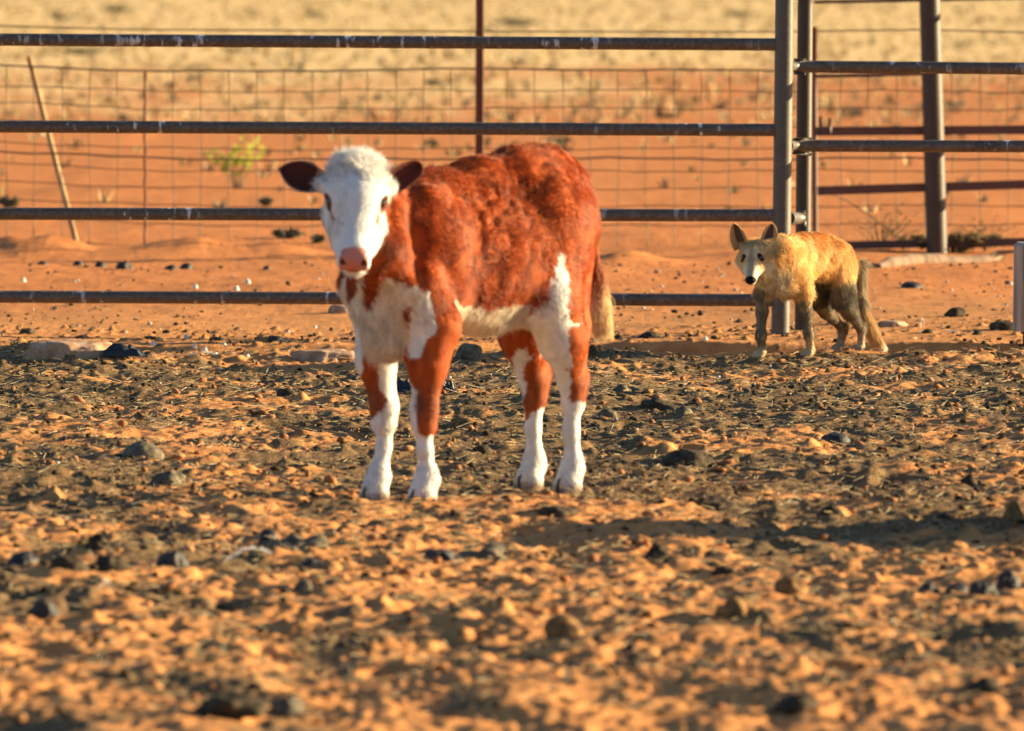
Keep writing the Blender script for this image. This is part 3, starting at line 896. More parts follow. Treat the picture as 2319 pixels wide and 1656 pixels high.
for s in (-1, 1):
    HE(H(.336, s * .030, -.040), (.012, .0075, .013), .006, T_MUZ, rot=HR, sub=True)
    HC(H(.045, s * .070, -.055), H(.045, s * .098, -.052), .028, .018, .02, T_HEAD)    # ear root
# legs
def fleg(s, t, fx, kx):
    y = s * .085
    S.chain([(.325, s * .090, .60), (.262, s * .100, .49), (.285, s * .095, .40), (kx, y, .275)], [.062, .062, .048, .034], .04, t)
    S.cone((kx + .004, y, .275), (kx + .004, y, .235), .037, .034, .02, t)
    S.chain([(kx, y, .225), (kx + .002, y, .17), (fx - .028, y, .105)], [.024, .0185, .023], .02, t)
    S.cone((fx - .028, y, .105), (fx - .016, y, .06), .025, .032, .02, t)
    S.chain([(fx - .022, y, .085), (fx, y, .045)], [.027, .031], .02, t)
    for q in (-1, 1):
        S.cone((fx - .008, y + q * .015, .042), (fx + .016, y + q * .0165, .014), .029, .022, .005, t)
    S.cone((fx - .055, y, .088), (fx - .058, y, .078), .016, .012, .015, t)
def hleg(s, t, hx_, fx, y, sp):
    sx = sp
    S.cone((-.255, s * .074, .735), (-.185 + sx, s * (.106 + sx * .35), .56), .118, .080 + sx * .5, .06, t, sq=(0, 1, 0), f=.72)
    S.cone((-.322, s * .058, .72), (-.312, s * .078, .48), .075, .050, .05, t, sq=(0, 1, 0), f=.8)
    S.chain([(-.195 + sx, s * (.104 + sx * .35), .55), (-.25 + sx * .6, s * (.10 + sx * .2), .44), (hx_ + .015, y, .325)], [.075 + sx * .4, .056, .034], .05, t)
    S.chain([(-.325, s * .080, .47), (hx_ - .028, y, .345)], [.036, .016], .03, t)
    S.cone((hx_ - .032, y, .335), (hx_ - .018, y, .30), .021, .022, .02, t)
    S.cone((hx_, y, .315), (hx_ + .003, y, .27), .037, .030, .02, t)
    S.chain([(hx_ + .003, y, .27), (hx_ + .012, y, .19), (fx - .032, y, .11)], [.026, .0195, .024], .02, t)
    S.cone((fx - .030, y, .108), (fx - .016, y, .06), .025, .032, .02, t)
    S.chain([(fx - .026, y, .086), (fx, y, .045)], [.027, .031], .02, t)
    for q in (-1, 1):
        S.cone((fx - .008, y + q * .015, .042), (fx + .016, y + q * .0165, .014), .029, .022, .005, t)
    S.cone((fx - .058, y, .088), (fx - .061, y, .078), .016, .012, .015, t)
fleg(1, T_FL, .305, .285); fleg(-1, T_FR, .312, .262)
hleg(1, T_HL, -.312, -.278, .085, 0); hleg(-1, T_HR, -.345, -.308, -.085, -.075)
S.F[:, :, :1] = np.maximum(S.F[:, :, :1], .01)
cV, cQ, cT = S.mesh(); del S
cV = smooth_mesh(cV, cQ, 2)
cV[:, 2] = .95 + (cV[:, 2] - .95) * 1.022
cN, cA = vnormals(cV, cQ)
# loose skin and rib relief
cV = cV + cN * ((n3(cV, .09, 1) - .5) * .004 * np.isin(cT, [T_BODY, T_NECK]) + (n3(cV, .03, 2) - .5) * .003 * ~np.isin(cT, [T_HEAD, T_MUZ]))[:, None]
cN, cA = vnormals(cV, cQ)
_px = proj(c2w(cV)); _near = (cV[:, 1] > 0) & np.isin(cT, [T_BODY, T_NECK, T_FL])
_m = np.exp(-((_px[:, 0] - 1115) / 105) ** 2 - ((_px[:, 1] - 440) / 120) ** 2) * _near       # curly winter coat on the upper flank
_cu = np.abs(n3(cV * np.array([1, 1, 1.5]), .042, 61) - .5) * 2 + .5 * np.abs(n3(cV, .018, 62) - .5)
cV = cV + cN * (_m * (_cu - .5) * .014)[:, None]
_s = np.clip((_px[:, 1] - 400) / 240, 0, 1); _ln = 905 + 32 * _s                              # fold between neck and shoulder
_f = np.exp(-((_px[:, 0] - _ln) / 17) ** 2) * np.clip((_px[:, 1] - 380) / 50, 0, 1) * np.clip((650 - _px[:, 1]) / 50, 0, 1) * _near
cV = cV - cN * (_f * .016)[:, None]
cN, cA = vnormals(cV, cQ)

BROWN, DBROWN, WHITE, CREAM, PINK = np.array([.36, .070, .011]), np.array([.17, .035, .012]), np.array([.80, .79, .77]), np.array([.80, .64, .42]), np.array([.62, .25, .20])
def calf_colour(V, T):
    A = V.copy()
    trunk = np.isin(T, [T_BODY])
    A[trunk, 1] = np.abs(A[trunk, 1])                             # the far flank is marked like the near one
    hd = np.isin(T, [T_HL]); 
    px = proj(c2w(A))
    j = 17 * np.stack([n3(V, .035, 11) - .5, n3(V, .035, 12) - .5], 1) + 12 * np.stack([n3(V, .012, 13) - .5, n3(V, .012, 14) - .5], 1) + 9 * np.stack([n3(V, .0055, 15) - .5, n3(V, .0055, 16) - .5], 1)
    q = px + j
    C = np.tile(BROWN, (len(V), 1)) * (.64 + .16 * n3(V, .10, 20) + .65 * n3(V * np.array([1, 1, .22]), .012, 22))[:, None]
    Wh = np.zeros(len(V), bool)
    body = np.isin(T, [T_BODY, T_NECK])
    chest = [(700, 540), (790, 600), (815, 672), (828, 655), (845, 625), (858, 612), (885, 625), (905, 640), (940, 645), (962, 664), (955, 700), (960, 740), (968, 790), (930, 860), (760, 860), (700, 700)]
    belly = [(985, 905), (985, 760), (1003, 655), (1022, 672), (1050, 700), (1085, 712), (1130, 712), (1175, 698), (1205, 672), (1222, 635), (1235, 590), (1243, 560), (1254, 556), (1256, 600), (1262, 640), (1268, 700), (1265, 905)]
    Wh |= body & inpoly(q, chest)
    Wh |= (body | np.isin(T, [T_HL])) & inpoly(q, belly)
    Wh |= body & (V[:, 1] < -.02) & (T == T_NECK) & (px[:, 1] > 640)
    Wh |= (T == T_BODY) & (V[:, 2] < .520 + .02 * n3(V, .03, 71))
    for poly in ([(752, 580), (786, 585), (793, 650), (772, 668), (755, 640)], [(803, 628), (826, 600), (836, 640), (830, 668), (812, 690)]):
        Wh &= ~(body & inpoly(px + j * .4, poly))
    # legs
    FLm = T == T_FL
    Wh |= FLm & ((q[:, 1] > 962) | inpoly(q, [(890, 860), (917, 860), (925, 930), (932, 965), (890, 965)]) | inpoly(q, [(925, 640), (962, 650), (958, 700), (972, 720), (962, 745), (930, 790), (900, 790)]))
    FRm = T == T_FR
    Wh |= FRm & ~inpoly(px + j * .5, [(805, 780), (836, 786), (842, 848), (857, 886), (852, 912), (834, 930), (800, 930)])
    HLm = T == T_HL
    Wh |= HLm & (q[:, 1] > 720) & ~inpoly(px + j * .5, [(1330, 700), (1262, 735), (1238, 745), (1243, 776), (1262, 806), (1262, 830), (1268, 870), (1260, 893), (1300, 893), (1330, 860)])
    HRm = T == T_HR
    Wh |= HRm & ((q[:, 1] > 930 - (px[:, 0] - 1170) * .7) | inpoly(q, [(1140, 770), (1160, 775), (1178, 800), (1165, 830), (1172, 868), (1150, 880), (1130, 830)]) | inpoly(q, [(1180, 700), (1212, 700), (1215, 760), (1205, 800), (1190, 760)]))
    Wh |= np.isin(T, [T_HEAD, T_MUZ]) | ((T == T_NECK) & (((V - hp) @ HR / HS)[:, 0] < .09) & (((V - hp) @ HR / HS)[:, 2] > -.14) & (px[:, 0] < 868))
    dk = np.clip((n3(V * np.array([1, 1, .8]), .11, 24) - .48) * 5, 0, 1) * np.clip((n3(V * np.array([.7, 1, 1.3]), .028, 25) - .35) * 3, 0, 1) * np.clip((V[:, 2] - .58) / .1, 0, 1)  # self-shading of the curly coat, painted in as darker blotches
    C = C * (1 - .30 * dk[:, None])
    kn = np.isin(T, [5, 6, 7, 8]) * np.exp(-((V[:, 2] - .27) / .06) ** 2) * (.4 + .6 * n3(V, .03, 35))
    C = C * (1 - .5 * kn[:, None]) + np.array([.15, .085, .05]) * .5 * kn[:, None]
    C[Wh] = WHITE
    C[Wh & np.isin(T, [5, 6, 7, 8])] *= (.86 + .2 * n3(V, .015, 36))[Wh & np.isin(T, [5, 6, 7, 8])][:, None]
    leglow = np.isin(T, [5, 6, 7, 8])
    cream = Wh & body
    C[cream] = WHITE * .45 + CREAM * .55
    # pink muzzle pad
    hl = (V - hp) @ HR / HS
    m = (T == T_MUZ) | (T == T_HEAD)
    pad = (m & (hl[:, 0] > .298) & (hl[:, 2] > -.080) & (np.abs(hl[:, 1]) < .037)) | (m & (hl[:, 0] > .318) & (hl[:, 2] > -.092) & (np.abs(hl[:, 1]) < .042))
    C[pad] = PINK
    nost = m & (((hl[:, 0] - .33) ** 2 / .014 ** 2 + (np.abs(hl[:, 1]) - .030) ** 2 / .009 ** 2 + (hl[:, 2] + .040) ** 2 / .013 ** 2) < 1)
    C[nost] = (.10, .03, .03)
    mouth = m & (np.abs(hl[:, 2] + .086) < .004) & (hl[:, 0] > .26)
    C[mouth] = (.30, .10, .08)
    socket = m & ((hl[:, 0] - .120) ** 2 / .029 ** 2 + (hl[:, 2] + .038) ** 2 / .024 ** 2 < 1) & (np.abs(hl[:, 1]) > .053)
    C[socket] = (.13, .035, .025)
    tear = m & (np.abs(hl[:, 0] - .165) < .022) & (np.abs(hl[:, 2] + .036) < .005) & (np.abs(hl[:, 1]) > .045)
    C[tear] = (.42, .24, .18)
    hoof = leglow & (V[:, 2] < .016)
    C[hoof] = (.36, .29, .22)
    st = np.clip((.075 - V[:, 2]) / .075, 0, 1) * n3(V, .02, 33) * .75 * leglow
    C = C * (1 - st[:, None]) + np.array([.50, .27, .13]) * st[:, None]
    C[leglow & (V[:, 2] < .030)] *= np.array([.62, .56, .50])
    C[leglow & (V[:, 2] < .048) & (np.abs(np.abs(V[:, 1]) - .085) < .0042)] = (.07, .05, .04)
    return C, Wh, pad | nost
cC, cWh, cPad = calf_colour(cV, cT)
body = mesh_np('body', cV, cQ, SKIN, calf, cols=cC)

# fur
nv = len(cV)
hl = (cV - hp) @ HR / HS
ln = np.full(nv, .017); flow = np.tile(np.array([-.75, 0, -.55]), (nv, 1)); lift = np.full(nv, .22); dens = np.ones(nv)
legm = np.isin(cT, [5, 6, 7, 8]) & (cV[:, 2] < .50)
ln[legm] = .010; flow[legm] = (-.15, 0, -1); lift[legm] = .20
fet = legm & (cV[:, 2] < .12); ln[fet] = .012; lift[fet] = .25
ln[cV[:, 2] < .018] = .004
nk = cT == T_NECK; flow[nk] = (-.5, 0, -.85); ln[nk] = .018
bris = (cV[:, 2] < .53) & np.isin(cT, [T_BODY, T_NECK]); ln[bris] = .026; lift[bris] = .25; flow[bris] = (-.2, 0, -1)
hd = np.isin(cT, [T_HEAD, T_MUZ])
ln[hd] = .008; lift[hd] = .2; dens[hd] = 1.6
hflow = np.stack([hl[:, 0] - .09, hl[:, 1] * 1.2, 0 * hl[:, 1]], 1) @ HR.T
flow[hd] = hflow[hd]
crown = hd & (hl[:, 0] < .085) & (hl[:, 2] > -.10); _k = np.clip((.085 - hl[:, 0]) / .09, 0, 1); ln[crown] = (.008 + .015 * _k)[crown]; lift[crown] = (.2 + .45 * _k)[crown]
flow[crown] = (np.stack([-np.ones(nv), hl[:, 1] * 5, .2 * np.ones(nv)], 1) @ HR.T)[crown]
mz = hd & (hl[:, 0] > .24); ln[mz] = .004
chin = hd & (hl[:, 2] < -.11) ; ln[chin] = .014; 
ln[cPad] = 0; ln[cT == T_MUZ] = np.where(cPad[cT == T_MUZ], 0, .003)
skt = hd & ((hl[:, 0] - .120) ** 2 / .027 ** 2 + (hl[:, 2] + .038) ** 2 / .022 ** 2 < 1) & (np.abs(hl[:, 1]) > .053); ln[skt] = 0
hcol = cC.copy()
def calf_fur():
    g1 = grow(cV, cQ, cN, cA, 150000, 1, ln, flow, lift, hcol, rad=.00075, dens=dens, clump=.75, cl=.26, cvar=.28)
    g2 = grow(cV, cQ, cN, cA, 26000, 2, ln * 1.35, flow, lift * 1.3, hcol, rad=.0006, dens=dens * np.isin(cT, [0, 1, 2]), clump=.9, jit=.4, cl=.3, cvar=.35)
    p = np.concatenate([g1[0], g2[0]]); c = np.concatenate([g1[1], g2[1]]); r = np.concatenate([g1[2], g2[2]])
    hair_obj('fur', p, c, r, FUR, calf)
calf_fur()

# eyes, ears, tail
for s in (-1, 1):
    eye_obj(calf, H(.118, s * .0695, -.0335), .0165, .55 * s * hy + .45 * hz + .1 * hx, (.05, .018, .01))
def put_ear(parent, base, ax, wid, opening, L, W, D, th, inner, outer, rimc, furlen, seed, notch=False, curl=0.0, base_=.35, tipw=.35, pow_=.8, nhair=4500, rimw=.86):
    V, Qd, UV = ear_mesh(L, W, D, th, notch=notch, curl=curl, base=base_, tipw=tipw, pow_=pow_)
    ax = nrm(ax); op = nrm(np.asarray(opening) - (np.asarray(opening) @ ax) * ax); wy = np.cross(op, ax)
    M = np.stack([ax, wy, op], 1)
    Vw = V @ M.T + base
    cols = np.where(UV[:, 2:3] > .5, inner, outer)
    rim = np.abs(UV[:, 1]) > rimw
    cols = np.where(rim[:, None], rimc, cols)
    cols = np.where((UV[:, :1] < .25) , np.asarray(rimc) * .6 + cols * .4, cols)
    o = mesh_np('ear', Vw, Qd, SKIN, parent, cols=cols)
    N, A = vnormals(Vw, Qd)
    dv = ax[None] + (Vw * 0)
    l = np.where(rim, furlen * 1.1, np.where(UV[:, 2] > .5, furlen * .55, furlen * .8))
    rp = grow(Vw, Qd, N, A, nhair, seed, l, dv, np.full(len(Vw), .3), cols, rad=.0006, jit=.5)
    hair_obj('ear_fur', *rp, FUR, o)
    return o
DK = (.10, .026, .014); BRE = (.20, .05, .02)
eL = H(.040, -.090, -.050); eR = H(.040, .090, -.050)
tL = w2c(P(621, 374, 22.73)); tR = w2c(P(944, 362, 22.77))
put_ear(calf, eL, tL - eL, hx, hh * .9 + np.array([0, 0, .25]) - hx * .1, np.linalg.norm(tL - eL), .094, .030, .006, DK, BRE, (.55, .42, .33), .012, 31, base_=.14, pow_=1.1, tipw=.75)
put_ear(calf, eR, tR - eR, hx, hh * .9 + np.array([0, 0, -.1]), np.linalg.norm(tR - eR) * .92, .074, .032, .006, (.15, .03, .018), (.07, .022, .014), (.30, .14, .09), .010, 32, notch=True)
tb = np.array([-.405, 0, .80])
tp = [tb, w2c(P(1300, 480, 23.46)), w2c(P(1318, 560, 23.50)), w2c(P(1330, 640, 23.54)), w2c(P(1332, 680, 23.54)), w2c(P(1338, 715, 23.54))]
tp = np.array(tp)
tt = np.linspace(0, 5, 26)
tpc = np.stack([np.interp(tt, range(6), tp[:, c]) for c in range(3)], 1)
tv, tf = tube(tpc, np.interp(tt, [0, 1, 3, 5], [.03, .018, .012, .006]), 12)
tail = mesh_np('tail', tv, tf, SKIN, calf, cols=np.tile(BROWN * .8, (len(tv), 1)))
def tail_fur(tpc, n, seed, start, lenf, colf, rad, spread, parent, rr=.012, k=7, grav=.6):
    rng = np.random.default_rng(seed)
    t = start + (1 - start) * rng.random(n) ** .8
    f = t * (len(tpc) - 1); i = np.minimum(f.astype(int), len(tpc) - 2); w = (f - i)[:, None]
    p = tpc[i] * (1 - w) + tpc[i + 1] * w
    T = nrm(tpc[i + 1] - tpc[i])
    rv = nrm(rng.normal(size=(n, 3))); rv = nrm(rv - (rv * T).sum(1, keepdims=True) * T)
    p = p + rv * rr * .8
    L = lenf(t) * rng.uniform(.6, 1.15, n)
    d = nrm(T + rv * (spread * rng.uniform(.3, 1, n))[:, None])
    pts = np.zeros((n, k, 3)); pts[:, 0] = p
    wob = rng.normal(size=(n, 3)) * .12 + (n3(p, .02, seed) - .5)[:, None] * .6
    for j in range(1, k):
        u = j / (k - 1)
        dd = nrm(d * (1 - grav * u) + np.array([0, 0, -1.0]) * grav * u + wob * math.sin(u * 4.5))
        pts[:, j] = pts[:, j - 1] + dd * (L / (k - 1))[:, None]
    c = colf(t, rng.random(n))
    hair_obj('tail_hair', pts, c, np.full(n, rad), FUR, parent)
def ctail(t, r):
    a = np.clip((t - .50) / .10, 0, 1)[:, None]
    return (BROWN * .9 * (1 - a) + np.array([.80, .60, .34]) * a) * (.75 + .4 * r)[:, None]
tail_fur(tpc, 5200, 41, .10, lambda t: np.interp(t, [0, .45, .6, 1], [.012, .022, .085, .055]), ctail, .0011, .75, tail, grav=.8)
# ------------------------------------------------------------------ dingo
ding_O = np.array([1.060, 30.47, -.004])
dfw = nrm([-.555, -.832, 0]); dlf = np.array([-dfw[1], dfw[0], 0])
dingo = empty('dingo', ding_O, math.atan2(dfw[1], dfw[0]))
tag(dingo, 'sandy yellow dingo with muddy legs and upright ears standing by the gate post', 'dingo')
def d2w(p): return ding_O + p[:, :1] * dfw + p[:, 1:2] * dlf + p[:, 2:] * np.array([0, 0, 1.0])
def w2d(p): q = np.asarray(p) - ding_O; return np.array([q @ dfw, q @ dlf, q[2]])
def v2d(d): d = np.asarray(d, float); return np.array([d @ dfw, d @ dlf, d[2]])
dhh = nrm(v2d([-.16, -1, 0]))
dp = w2d(P(1672, 535, 30.24))                                     # top of skull
dx_ = nrm(dhh * math.cos(R(42)) + np.array([0, 0, -math.sin(R(42))]))
dz_ = nrm(dhh * math.sin(R(42)) + np.array([0, 0, math.cos(R(42))]))
dy_ = np.cross(dz_, dx_)
_roll = R(4); dy_, dz_ = dy_ * math.cos(_roll) + dz_ * math.sin(_roll), dz_ * math.cos(_roll) - dy_ * math.sin(_roll)
DR = np.stack([dx_, dy_, dz_], 1)
DS = .94
def HD(a, b, c): return dp + DS * (a * dx_ + b * dy_ + c * dz_)
S = Solid((-.42, -.20, 0.0), (.50, .30, .52), .0036)
def DE(c, r, k, t, rot=None, sub=False): S.ell(c, [x * DS for x in r], k, t, rot, sub)
def DC(a, b, ra, rb, k, t, sub=False): S.cone(a, b, ra * DS, rb * DS, k, t, sub=sub)
T_BODY, T_NECK, T_HEAD, T_MUZ = 0, 1, 2, 3
# trunk: deep chest, tucked belly
S.ell((.11, 0, .320), (.118, .051, .090), .04, T_BODY)
S.ell((-.01, 0, .346), (.13, .050, .066), .04, T_BODY)
S.ell((-.125, 0, .345), (.085, .046, .062), .04, T_BODY)
S.chain([(.18, 0, .385), (.08, 0, .392), (-.03, 0, .392), (-.12, 0, .385), (-.185, 0, .360), (-.225, 0, .315)], [.034, .030, .028, .028, .028, .020], .05, T_BODY)
S.cone((.14, 0, .27), (.19, 0, .288), .054, .045, .04, T_BODY)                                # breast
for s in (-1, 1):
    S.ell((.135, s * .045, .325), (.040, .022, .085), .03, T_BODY, rot=np.array([[.94, 0, .34], [0, 1, 0], [-.34, 0, .94]]))
    S.cone((-.125, s * .036, .378), (-.10, s * .042, .355), .018, .018, .04, T_BODY)
# neck
_n1 = (HD(.01, 0, -.06))
S.cone((.15, 0, .342), (.22, .01, .368), .068, .055, .05, T_NECK)
S.cone((.22, .01, .368), _n1, .055, .045, .04, T_NECK)
S.cone((.19, 0, .29), HD(.06, 0, -.085), .055, .034, .05, T_NECK)
# head
DE(HD(.035, 0, -.045), (.056, .046, .046), .02, T_HEAD, rot=DR)
DC(HD(.06, 0, -.048), HD(.10, 0, -.052), .043, .031, .02, T_HEAD)
DC(HD(.10, 0, -.046), HD(.158, 0, -.050), .0320, .0215, .015, T_MUZ)
DC(HD(.09, 0, -.066), HD(.145, 0, -.066), .023, .0155, .010, T_MUZ)
for s in (-1, 1):
    DC(HD(.040, s * .040, -.062), HD(.085, s * .026, -.062), .032, .022, .02, T_HEAD)         # cheek
    DC(HD(.048, s * .028, -.022), HD(.058, s * .024, -.024), .014, .012, .012, T_HEAD)        # brow
    DE(HD(.071, s * .037, -.026), (.011, .009, .009), .006, T_HEAD, rot=DR, sub=True)
    DC(HD(.014, s * .032, -.032), HD(.002, s * .044, -.026), .018, .013, .02, T_HEAD)
DE(HD(.166, 0, -.044), (.0078, .0108, .0085), .005, T_MUZ, rot=DR)
def dfl(s, t, ex, kx, fx, fy):
    y = s * .052
    S.chain([(.165, s * .055, .30), (ex, s * .058, .225)], [.038, .030], .03, t)
    S.chain([(ex, s * .058, .225), ((ex + kx) / 2, (s * .058 + fy) / 2, .165), (kx, fy, .085)], [.027, .0190, .0150], .02, t)
    S.cone((kx, fy, .09), (kx, fy, .078), .0170, .0155, .012, t)
    S.chain([(kx, fy, .078), (fx - .012, fy, .032)], [.0145, .0145], .012, t)
    for q in (-1.5, -.5, .5, 1.5):
        S.chain([(fx - .010, fy + q * .006, .026), (fx + .010, fy + q * .0095, .018), (fx + .026 - abs(q) * .004, fy + q * .0105, .008)], [.0105, .009, .0065], .004, t)
def dhl(s, t, stx, stz, hkx, hkz, fx, fy):
    S.cone((-.165, s * .040, .325), (stx, s * .055, stz), .055, .040, .035, t, sq=(0, 1, 0), f=.66)
    S.cone((-.205, s * .034, .295), (stx - .05, s * .048, stz - .02), .037, .029, .035, t, sq=(0, 1, 0), f=.72)
    S.chain([(stx, s * .056, stz), ((stx * .55 + hkx * .45), (s * .055 + fy) / 2, (stz * .5 + hkz * .5)), (hkx + .006, fy, hkz)], [.036, .022, .0140], .025, t)
    S.cone((hkx - .012, fy, hkz + .012), (hkx, fy, hkz - .008), .0115, .0145, .012, t)
    S.chain([(hkx, fy, hkz - .005), (fx - .016, fy, .030)], [.0135, .0135], .012, t)
    for q in (-1.5, -.5, .5, 1.5):
        S.chain([(fx - .012, fy + q * .006, .024), (fx + .008, fy + q * .0092, .017), (fx + .024 - abs(q) * .004, fy + q * .010, .008)], [.0100, .0088, .0064], .004, t)
# where the paws stand, from the photograph
def dfoot(u, v): p = G(u, v); q = w2d(p); return q
dfl(1, T_FL, .130, .100, .098, .062)
dfl(-1, T_FR, .215, .235, .236, -.054)
dhl(1, T_HL, -.140, .205, -.283, .090, -.262, .050)
dhl(-1, T_HR, -.115, .215, -.318, .085, -.285, -.050)
S.cone((-.115, 0, .268), (-.15, .0, .262), .014, .016, .015, T_BODY)
S.F[:, :, :1] = np.maximum(S.F[:, :, :1], .01)
dV, dQ, dT = S.mesh(); del S
dV = smooth_mesh(dV, dQ, 2)
dN, dA = vnormals(dV, dQ)
dV = dV + dN * ((n3(dV, .05, 3) - .5) * .004 * np.isin(dT, [0, 1]))[:, None]
dN, dA = vnormals(dV, dQ)
SAND, GINGER, PALE, MUD, MUDL = np.array([.82, .53, .21]), np.array([.64, .29, .075]), np.array([.84, .74, .52]), np.array([.060, .048, .036]), np.array([.44, .36, .25])
dl = (dV - dp) @ DR / DS
dC = np.tile(SAND, (len(dV), 1))
nz = n3(dV, .03, 50)
dors = np.clip((dV[:, 2] - .37) / .04, 0, 1) * (dV[:, 0] < .12) + np.clip((-.10 - dV[:, 0]) / .08, 0, 1) * np.clip((dV[:, 2] - .28) / .05, 0, 1)
dors = np.clip(dors + (nz - .5) * .5, 0, 1)[:, None]
dC = dC * (1 - dors) + GINGER * dors
hd = np.isin(dT, [T_HEAD, T_MUZ])
chest = np.isin(dT, [0, 1]) & (dV[:, 0] > .215) & (dl[:, 2] < -.06) & (dV[:, 2] < .34)
_cm = np.clip((dV[:, 0] - .20) / .04, 0, 1) * np.clip((.35 - dV[:, 2]) / .04, 0, 1) * np.clip((-.05 - dl[:, 2]) / .03, 0, 1) * np.isin(dT, [0, 1]); dC = dC * (1 - .8 * _cm[:, None]) + PALE * .8 * _cm[:, None]
# mud on the legs and below the elbow line
def mudf(p):
    ml = np.where(p[:, 0] > .24, .26, np.where(p[:, 0] > -.03, .225, .29))
    nn = n3(p, .022, 51) * .45 + n3(p * np.array([1, 1, .35]), .005, 52) * .4 + .15 * np.random.default_rng(5).random(len(p))
    lo = np.clip((p[:, 2] - .02) / .09, 0, 1)
    a = np.clip((ml - p[:, 2]) / .11 + .35, 0, 1) * np.where(p[:, 0] > 0, .35 + .60 * lo, .60 + .40 * lo)
    a = a * np.where((p[:, 1] < 0) & (p[:, 0] < -.05), 1.25, 1)
    return np.clip((a * (.25 + nn * 1.3) - .40) * 3.4 + .16 * a, 0, 1), nn
def muddy(c, p, m):
    a, nn = mudf(p)
    a = (a * m)[:, None]
    return c * (1 - a) + (MUD * .6 + MUDL * .5 * nn[:, None]) * a
dC = muddy(dC, dV, (~hd).astype(float) * .8)
_pw = np.clip((.07 - dV[:, 2]) / .05, 0, 1)[:, None] * (~hd)[:, None]
dC = dC * (1 - .6 * _pw) + np.array([.44, .36, .26]) * .6 * _pw
# face: ginger brow and crown, pale cheeks and muzzle (soft edges)
def soft(x, w=.01): return np.clip(x / w + .5, 0, 1)[:, None]
def lay(c, col, m): return c * (1 - m) + np.array(col) * m
jx = (n3(dV, .008, 55) - .5) * .010
fx_, fy_, fz_ = dl[:, 0] + jx, np.abs(dl[:, 1]) + jx * .5, dl[:, 2] + jx * .5
h1 = hd[:, None].astype(float)
f = np.tile(np.array([.68, .42, .17]), (len(dV), 1))
f = lay(f, PALE * .95, soft(np.maximum(fx_ - .108, -.058 - fz_), .030))
f = lay(f, [.74, .66, .50], soft(.013 - np.abs(fy_ - .017), .008) * soft(.018 - np.abs(fx_ - .062), .012) * soft(fz_ + .04, .01) * .45)
f = lay(f, [.34, .24, .13], soft(.028 - fx_, .02) * soft(fx_ + .012, .02) * soft(fz_ + .045, .02) * .7)
f = lay(f, [.40, .27, .12], soft(.006 - fy_, .006) * soft(.095 - fx_, .02) * soft(fz_ + .045, .01) * .6)
f = lay(f, [.34, .25, .17], soft(.013 - fy_, .010) * soft(fx_ - .070, .03) * soft(fz_ + .046, .01) * .75)
dC[hd] = f[hd]
nose = hd & (dl[:, 0] > .1600) & (dl[:, 2] > -.054); dC[nose] = (.010, .009, .010)
lip = hd & (dl[:, 0] > .10) & (np.abs(dl[:, 2] + .0650) < .0022); dC[lip] = (.10, .07, .05)
rim = hd & ((dl[:, 0] - .071) ** 2 / .0105 ** 2 + (np.abs(dl[:, 1]) - .033) ** 2 / .0115 ** 2 < 1) & (dl[:, 2] > -.045); dC[rim] = (.018, .012, .010)
mesh_np('body', dV, dQ, SKIN, dingo, cols=dC)
nv = len(dV)
ln = np.full(nv, .017); flow = np.tile(np.array([-.85, 0, -.40]), (nv, 1)); lift = np.full(nv, .25); dens = np.ones(nv)
lg = (dV[:, 2] < .22); ln[lg] = .009; flow[lg] = (-.25, 0, -1); lift[lg] = .25
hh_ = (dV[:, 0] < -.10) & (dV[:, 2] > .17) & (dV[:, 2] < .33); ln[hh_] = .018; flow[hh_] = (-.6, 0, -.8)
ln[dV[:, 2] < .05] = .005
nkk = dT == T_NECK; ln[nkk] = .022; flow[nkk] = (-.6, 0, -.6)
be = (dT == 0) & (dN[:, 2] < -.5); ln[be] = .018; flow[be] = (-.6, 0, -1)
dflow = np.stack([-np.ones(nv), dl[:, 1] * 14, -.1 * np.ones(nv)], 1) @ DR.T
flow[hd] = dflow[hd]; ln[hd] = .008; lift[hd] = .15; dens[hd] = 1.8
ln[hd & (dl[:, 0] > .09)] = .0035
ln[hd & (dl[:, 2] < -.06) & (dl[:, 0] < .08)] = .014
ln[nose | rim] = 0
g1 = grow(dV, dQ, dN, dA, 75000, 61, ln, flow, lift, dC, rad=.00055, dens=dens, clump=.5, cvar=.35, cl=.38)
g2 = grow(dV, dQ, dN, dA, 22000, 62, ln * 1.35, flow, lift * 1.4, dC * 1.1, rad=.0008, dens=dens * ~hd, clump=1.0, jit=.5, droop=.3, cvar=.5, cl=.4)
gp = np.concatenate([g1[0], g2[0]])
onhead = (((gp[:, 0] - dp) @ DR / DS)[:, 0] > .0) & (gp[:, 0, 2] > .30)
hair_obj('fur', gp, muddy(np.concatenate([g1[1], g2[1]]), gp[:, 0], (~onhead).astype(float)), np.concatenate([g1[2], g2[2]]), FUR, dingo)
for s in (-1, 1):
    eye_obj(dingo, HD(.0700, s * .0335, -.0235), .0086, .35 * s * dy_ + .55 * dx_ + .75 * dz_, (.035, .018, .008))
    eb = HD(.010, s * .048, -.034)
    tip = w2d(P(1630 if s < 0 else 1716, 497, 30.25 if s < 0 else 30.27))
    put_ear(dingo, eb, tip - eb, dy_, dhh + (.35 * s * dy_), np.linalg.norm(tip - eb), .070, .024, .0035, np.array([.17, .095, .06]), np.array([.55, .30, .10]), (.66, .42, .20), .007, 70 + s, base_=.34, tipw=.60, pow_=1.0, nhair=3500, rimw=.56)
